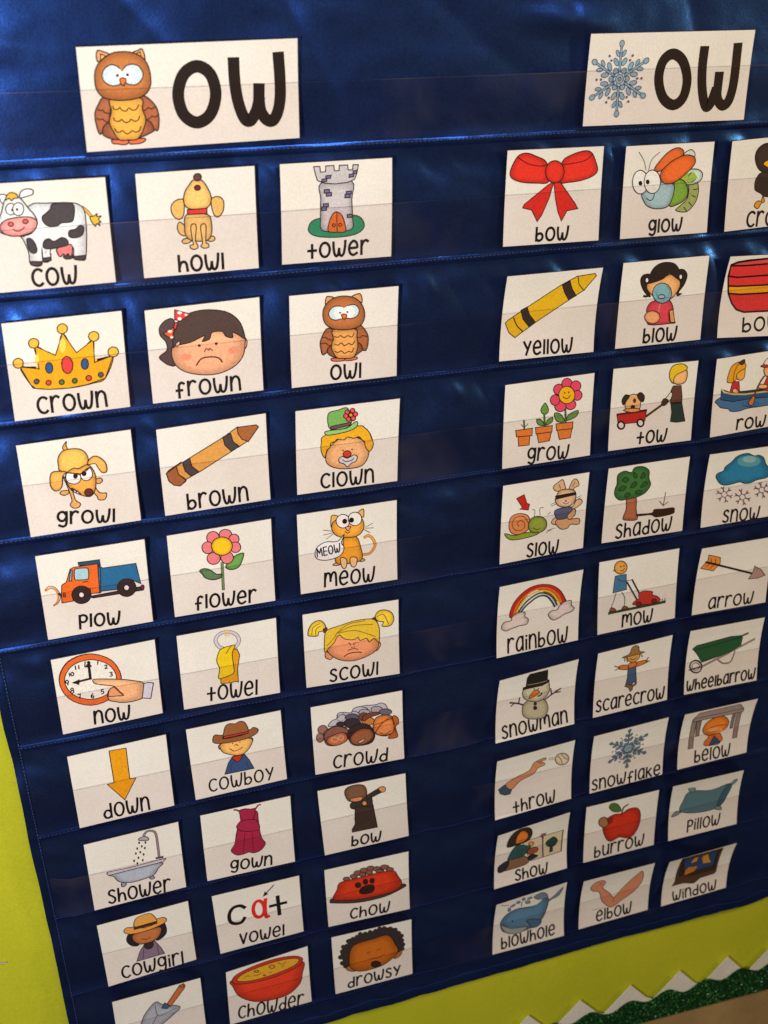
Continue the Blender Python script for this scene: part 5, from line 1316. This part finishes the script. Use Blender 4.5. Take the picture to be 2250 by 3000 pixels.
class Print:
    """flat ink shapes laid over each other on a card, in card millimetres"""
    def __init__(s, start=0.05): s.v = []; s.f = []; s.c = []; s.z = start
    def lay(s): s.z += 0.008
    def poly(s, P, col):
        b = len(s.v); s.v += [(x, y, s.z) for x, y in P]; s.f.append(tuple(range(b, b + len(P)))); s.c.append([col] * len(P)); s.lay()
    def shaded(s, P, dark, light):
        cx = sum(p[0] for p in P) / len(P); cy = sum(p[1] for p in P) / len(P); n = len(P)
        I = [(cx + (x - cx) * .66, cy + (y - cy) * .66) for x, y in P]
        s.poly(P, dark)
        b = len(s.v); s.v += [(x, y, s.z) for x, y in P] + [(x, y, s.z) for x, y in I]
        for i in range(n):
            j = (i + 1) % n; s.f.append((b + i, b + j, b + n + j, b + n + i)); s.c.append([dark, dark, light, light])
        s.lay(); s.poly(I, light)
    def stroke(s, P, wd, col, closed=False):
        h = wd / 2; n = len(P)
        Q = [P[0]]
        for p in P[1:]:
            if math.hypot(p[0] - Q[-1][0], p[1] - Q[-1][1]) > .02: Q.append(p)
        if closed and len(Q) > 2 and math.hypot(Q[0][0] - Q[-1][0], Q[0][1] - Q[-1][1]) < .02: Q.pop()
        P = Q; n = len(P)
        if n < 2: return
        b = len(s.v)
        for i in range(n):
            p = P[i]
            if closed: a, c = P[i - 1], P[(i + 1) % n]
            else: a, c = P[max(0, i - 1)], P[min(n - 1, i + 1)]
            d1 = Vector((p[0] - a[0], p[1] - a[1])); d2 = Vector((c[0] - p[0], c[1] - p[1]))
            if d1.length < 1e-6: d1 = d2
            if d2.length < 1e-6: d2 = d1
            d1.normalize(); d2.normalize(); t = d1 + d2
            if t.length < 1e-3: t = d1
            t.normalize(); nr = Vector((-t.y, t.x)); k = min(1.8, 1 / max(.4, nr.dot(Vector((-d1.y, d1.x)))))
            ex = 0
            if not closed and i == 0: ex = -h * .6
            if not closed and i == n - 1: ex = h * .6
            q = (p[0] + t.x * ex, p[1] + t.y * ex)
            s.v += [(q[0] + nr.x * h * k, q[1] + nr.y * h * k, s.z), (q[0] - nr.x * h * k, q[1] - nr.y * h * k, s.z)]
        for i in range(n if closed else n - 1):
            j = (i + 1) % n; s.f.append((b + 2 * i, b + 2 * i + 1, b + 2 * j + 1, b + 2 * j)); s.c.append([col] * 4)
        s.lay()
    def word(s, txt, A, B, h, wd, col):
        A = Vector(A); B = Vector(B); e = (B - A); L = e.length; e /= L; up = Vector((-e.y, e.x))
        gap = .26; tot = sum(GLY[c][0] for c in txt) + gap * (len(txt) - 1)
        kx = L / tot if tot > .1 else h
        if len(txt) == 1: kx = min(kx, h)
        x = 0
        for c in txt:
            g = GLY[c]
            for st in g[1]:
                pts = catmull(st, False, 4) if len(st) > 2 else st
                pts = [A + e * ((x + px) * kx) + up * (py * h) for px, py in pts]
                s.stroke([(p.x, p.y) for p in pts], wd, col)
                s.z -= 0.008 * .9
            x += g[0] + gap
        s.lay()
    def crystal(s, c, r, col, dark):
        k = r / 100.0
        def ell(x, y, rx, ry, a, cc=col):
            P = [(c[0] + (x + rx * math.cos(t) * math.cos(a) - ry * math.sin(t) * math.sin(a)) * k, c[1] + (y + rx * math.cos(t) * math.sin(a) + ry * math.sin(t) * math.cos(a)) * k) for t in [i * math.pi / 6 for i in range(12)]]
            s.poly(P, cc); s.stroke(P, .55, dark, True)
        for q in range(6):
            a = math.radians(90 + 60 * q)
            ca, sa = math.cos(a), math.sin(a)
            R = lambda u, v: (u * ca - v * sa, u * sa + v * ca)
            p0, p1 = R(10, 0), R(88, 0)
            s.stroke([(c[0] + p0[0] * k, c[1] + p0[1] * k), (c[0] + p1[0] * k, c[1] + p1[1] * k)], 8 * k, dark)
            s.stroke([(c[0] + p0[0] * k, c[1] + p0[1] * k), (c[0] + p1[0] * k, c[1] + p1[1] * k)], 4.5 * k, col)
            for sg in (-1, 1):
                x, y = R(46, 13 * sg); ell(x, y, 12, 6.5, a + .6 * sg)
                x, y = R(69, 10 * sg); ell(x, y, 10, 5, a + .55 * sg)
            x, y = R(95, 0); ell(x, y, 9, 7.5, a)
            b_ = a + math.radians(30); ell(25 * math.cos(b_), 25 * math.sin(b_), 8, 8, 0)
            for rr in (58, 72): ell(rr * math.cos(b_), rr * math.sin(b_), 2.6, 2.6, 0, hexc('9a6a58'))
        for q in range(8):
            t = q * math.pi / 4; ell(12 * math.cos(t), 12 * math.sin(t), 8, 8, 0, hexc('b4c8d2'))
        ell(0, 0, 12, 12, 0, hexc('b4c8d2')); ell(0, 0, 6, 6, 0, hexc('7a98b0'))
    def build(s, name, parent, curl, zc):
        me = bpy.data.meshes.new(name); me.from_pydata(s.v, [], s.f); me.materials.append(INK)
        at = me.color_attributes.new('Print', 'FLOAT_COLOR', 'CORNER')
        flat = []
        for row in s.c:
            for c in row: flat += c
        at.data.foreach_set('color', flat)
        bend(me, curl, zc)
        o = bpy.data.objects.new(name, me); COL.objects.link(o); o.parent = parent
        return o
def bend(me, curl, zc):
    """card mm (x, y up, z towards the viewer) -> local metres, bowed towards the chart between its foot and top"""
    lo, hi = zc
    bm = bmesh.new(); bm.from_mesh(me)
    if abs(curl) > .05:
        for k in range(1, 7):
            y = lo + (hi - lo) * k / 7
            g = bm.verts[:] + bm.edges[:] + bm.faces[:]
            bmesh.ops.bisect_plane(bm, geom=g, plane_co=(0, y, 0), plane_no=(0, 1, 0), dist=1e-5)
    for v in bm.verts:
        t = max(0., min(1., (v.co.y - lo) / (hi - lo)))
        t = round(t * 7) / 7 if abs(t * 7 - round(t * 7)) < 1e-4 else t
        i = min(6, int(t * 7)); f0 = 4 * (i / 7) * (1 - i / 7); f1 = 4 * ((i + 1) / 7) * (1 - (i + 1) / 7)
        d = f0 + (f1 - f0) * (t * 7 - i)
        v.co = Vector((v.co.x, -(v.co.z - curl * d), v.co.y)) * 0.001
    bm.to_mesh(me); bm.free(); me.update()

LABEL = {
 'owlhead': 'wide header card with large brown owl and big black letters ow',
 'snowhead': 'wide header card with pale blue snowflake and big black letters ow',
 'cow': 'white word card with a black-spotted cow, at left edge beside the howling dog',
 'howl': 'white word card with a tan dog howling upward above the word howl',
 'tower': 'white word card with grey castle tower on green grass',
 'crown': 'white word card with a golden jewelled crown',
 'frown': 'white word card with a frowning girl wearing a red spotted bow',
 'owl': 'small white word card with brown owl above the word owl',
 'growl': 'white word card with an angry yellow dog baring its teeth',
 'brown': 'white word card with a brown crayon',
 'clown': 'white word card with a clown in a green hat',
 'plow': 'white word card with an orange and blue plow truck',
 'flower': 'white word card with one pink flower on a leafy stem',
 'meow': 'white word card with an orange cat and a MEOW speech bubble',
 'now': 'white word card with hand pointing at an orange clock',
 'towel': 'white word card with a yellow towel hanging from a ring',
 'scowl': 'white word card with a scowling blonde girl in pigtails',
 'down': 'white word card with a yellow arrow pointing down',
 'cowboy': 'white word card with a boy in a brown cowboy hat and red neckerchief',
 'crowd': 'white word card with a crowd of smiling children\'s heads',
 'shower': 'white word card with a shower over a claw-foot bathtub',
 'gown': 'white word card with a dark red gown',
 'bow2': 'white word card with a person in black bowing, above the word bow',
 'cowgirl': 'white word card with a dark-haired girl in an orange hat, word cowgirl',
 'vowel': 'white word card reading cat with a red letter a, above the word vowel',
 'chow': 'white word card with red pet food bowl bearing a paw print',
 'trowel': 'white card with a pointed grey trowel, cut off by the bottom edge',
 'chowder': 'white word card with an orange bowl of yellow chowder',
 'drowsy': 'white word card with a yawning curly-haired face',
 'bow': 'white word card with a large red ribbon bow',
 'glow': 'white word card with a goggle-eyed firefly with a glowing green tail',
 'crow': 'white word card with a black crow, cut off by the right edge',
 'yellow': 'white word card with a yellow crayon',
 'blow': 'white word card with a dark-haired girl blowing a blue bubble',
 'bowl': 'white word card with red bowl banded in yellow, cut off by right edge',
 'grow': 'white word card with three flower pots and a smiling pink flower',
 'tow': 'white word card with a boy towing a puppy in a red wagon',
 'row': 'white word card with two people rowing a blue canoe',
 'slow': 'white word card with a snail and a running rabbit',
 'shadow': 'white word card with a green tree casting a dark shadow',
 'snow': 'white word card with a blue cloud above three small snowflakes',
 'rainbow': 'white word card with a rainbow between two clouds',
 'mow': 'white word card with a stick person pushing a red mower',
 'arrow': 'white word card with an arrow with orange feathers',
 'snowman': 'white word card with a snowman in a black top hat',
 'scarecrow': 'white word card with a scarecrow holding out its arms',
 'wheelbarrow': 'white word card with a green wheelbarrow',
 'throw': 'white word card with an arm throwing a baseball',
 'snowflake': 'small white word card with grey-blue snowflake above the word snowflake',
 'below': 'white word card with an orange-haired child under a grey table',
 'show': 'white word card with a kneeling girl beside an open picture book',
 'burrow': 'white word card with a worm in a red apple',
 'pillow': 'white word card with a blue pillow',
 'blowhole': 'white word card with a blue whale spouting water',
 'elbow': 'white word card with a bare bent arm',
 'window': 'white word card with a dark-framed window and orange curtains',
}
for name, (row, colm, cx, cz, ang, curl, corners) in CARDS.items():
    head = row < 0
    ys = [c[1] for c in corners]; lo = min(ys); hi = max(ys)
    # card stock: front face, back face and cut edges
    n = 8; V = []
    TL, TR, BR, BL = corners
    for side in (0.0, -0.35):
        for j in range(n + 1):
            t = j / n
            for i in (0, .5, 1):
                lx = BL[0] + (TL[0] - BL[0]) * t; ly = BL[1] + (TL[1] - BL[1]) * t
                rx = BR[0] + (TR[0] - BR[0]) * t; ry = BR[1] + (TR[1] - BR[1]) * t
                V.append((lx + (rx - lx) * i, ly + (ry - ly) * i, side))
                if side: V[-1] = (V[-1][0] + (0.8 if i == 1 else (-.15 if i == 0 else 0)), V[-1][1] + (.7 if j == n else (-.3 if j == 0 else 0)), side)  # back overhangs, mostly top and right, so its dark rim draws the edge shadow
    F = []; M = 3 * (n + 1)
    for j in range(n):
        for i in range(2):
            a = j * 3 + i; F.append((a, a + 1, a + 4, a + 3)); F.append((M + a, M + a + 3, M + a + 4, M + a + 1))
        a = j * 3; F.append((a, a + 3, M + a + 3, M + a)); a += 2; F.append((a, M + a, M + a + 3, a + 3))
    for i in range(2):
        F.append((i, M + i, M + i + 1, i + 1)); a = n * 3 + i; F.append((a, a + 1, M + a + 1, M + a))
    me = bpy.data.meshes.new('header_card' if head else 'word_card'); me.from_pydata(V, [], F); me.materials.append(PAPER); me.materials.append(EDGE_SHADE)
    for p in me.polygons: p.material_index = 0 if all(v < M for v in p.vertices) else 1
    bend(me, curl, (lo, hi))
    o = bpy.data.objects.new('header_card' if head else 'word_card', me); COL.objects.link(o)
    o.location = (cx * .001, 0, cz * .001); o.rotation_euler = (0, -ang, 0)
    setp(o, label=LABEL[name], category='header card' if head else 'word card',
         group='header cards at the top of the chart' if head else 'picture word cards in the chart pockets')
    pic = Print(); let = Print(0.10)
    for line in ART[name].split('\n'):
        t = line.split(); op = t[0]
        if op == 'T':
            A = [int(v) / 10 for v in t[3].split(',')]; B = [int(v) / 10 for v in t[4].split(',')]
            tgt = pic if float(t[1]) < 1.5 or (name == 'meow' and t[2] == 'MEOW') else let
            tgt.word(t[2], A, B, int(t[5]) / 10, float(t[1]), hexc('1c1414')); continue
        if op == 'K':
            c = [int(v) / 10 for v in t[3].split(',')]; pic.crystal(c, int(t[4]) / 10, hexc(t[2]), hexc('42506c')); continue
        P = [tuple(int(v) / 10 for v in s.split(',')) for s in t[3:]]
        wd = 0.78 if t[1] == '-' else float(t[1]); col = hexc(t[2])
        ink = hexc('2e1a18')
        tgt = let if (wd > 8 or (name == 'vowel' and wd > 3)) else pic
        if op in 'FGfd':
            Q = catmull(P, True, 4)
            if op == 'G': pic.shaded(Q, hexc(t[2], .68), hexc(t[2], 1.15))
            else: pic.poly(Q, col)
            if op in 'FG': pic.stroke(Q, wd, ink, True)
        elif op in 'Pp':
            pic.poly(P, col)
            if op == 'P': pic.stroke(P, wd, ink, True)
        elif op == 'S': tgt.stroke(catmull(P, False, 5), wd, col)
        elif op == 'L': tgt.stroke(P, wd, col)
        elif op == 'O': tgt.stroke(catmull(P, True, 5), wd, col, True)
    if pic.f: pic.build('picture', o, curl, (lo, hi))
    if let.f: let.build('lettering', o, curl, (lo, hi))

# ------------------------------------------------------------------ border trim along the foot of the board
def slab(name, P, y0, th, m, parent=None):
    """flat cut shape with real thickness; P in card units, Y down"""
    n = len(P); V = [(x * UU, y0, -y * UU) for x, y in P] + [(x * UU, y0 + th, -y * UU) for x, y in P]
    F = [tuple(range(n - 1, -1, -1)), tuple(range(n, 2 * n))] + [(i, (i + 1) % n, n + (i + 1) % n, n + i) for i in range(n)]
    return mesh_obj(name, V, F, m, parent)
trim = bpy.data.objects.new('border_trim', None); COL.objects.link(trim)
setp(trim, label='scalloped green glitter border trim over white zigzag points along the bottom', category='border trim')
PZ = 0.7745
P = []
xs = 6.399 - 4 * PZ
P.append((xs - .39, 11.0))
for k in range(12):
    ax = xs + PZ * k
    P += [(ax - .385, 10.715 + .003 * k), (ax, 10.335)]
    if k < 11: P += [(ax + .27, 10.655)]
P += [(xs + PZ * 11 + .2, 10.6), (xs + PZ * 11 + .2, 11.0)]
slab('zigzag_layer', P, 0.0075, 0.0005, TRIMWHITE, trim)
P = []
for i in range(181):
    X = xs - .39 + (PZ * 11 + .6) * i / 180
    P.append((X, 10.682 + 0.008 * (X - 8) + 0.062 * math.sin((X - 7.5) * 2 * math.pi / 0.60) + 0.012 * math.sin(X * 5.1)))
P += [(P[-1][0], 11.13 + .0487 * (P[-1][0] - 8.39)), (xs - .39, 11.13 + .0487 * (xs - .39 - 8.39))]
slab('glitter_layer', P, 0.0058, 0.0009, GLITTER, trim)
ledge = slab('ledge_board', [(-3, 10.555), (20, 11.675), (20, 14), (-3, 14)], 0.0100, 0.004, TAN)
setp(ledge, label='tan board edge below the green glitter trim', category='board')
# small staple in the lime paper at the left edge
bm = bmesh.new()
for sx, sz, dx, dz in ((0, 0, .0045, .0005),):
    bmesh.ops.create_cube(bm, size=1, matrix=Matrix.Translation((0, 0, 0)) @ Matrix.Diagonal((.009, .0008, .0008, 1)))
for q_ in (-1, 1):
    bmesh.ops.create_cube(bm, size=1, matrix=Matrix.Translation((q_ * .0042, .0015, 0)) @ Matrix.Diagonal((.0008, .003, .0008, 1)))
me = bpy.data.meshes.new('staple'); bm.to_mesh(me); bm.free(); me.materials.append(STEEL)
st = bpy.data.objects.new('staple', me); COL.objects.link(st); st.location = (0.0045, 0.0118, -0.617); st.rotation_euler = (0, .25, 0)
setp(st, label='small steel staple in the lime paper left of the chart', category='staple')
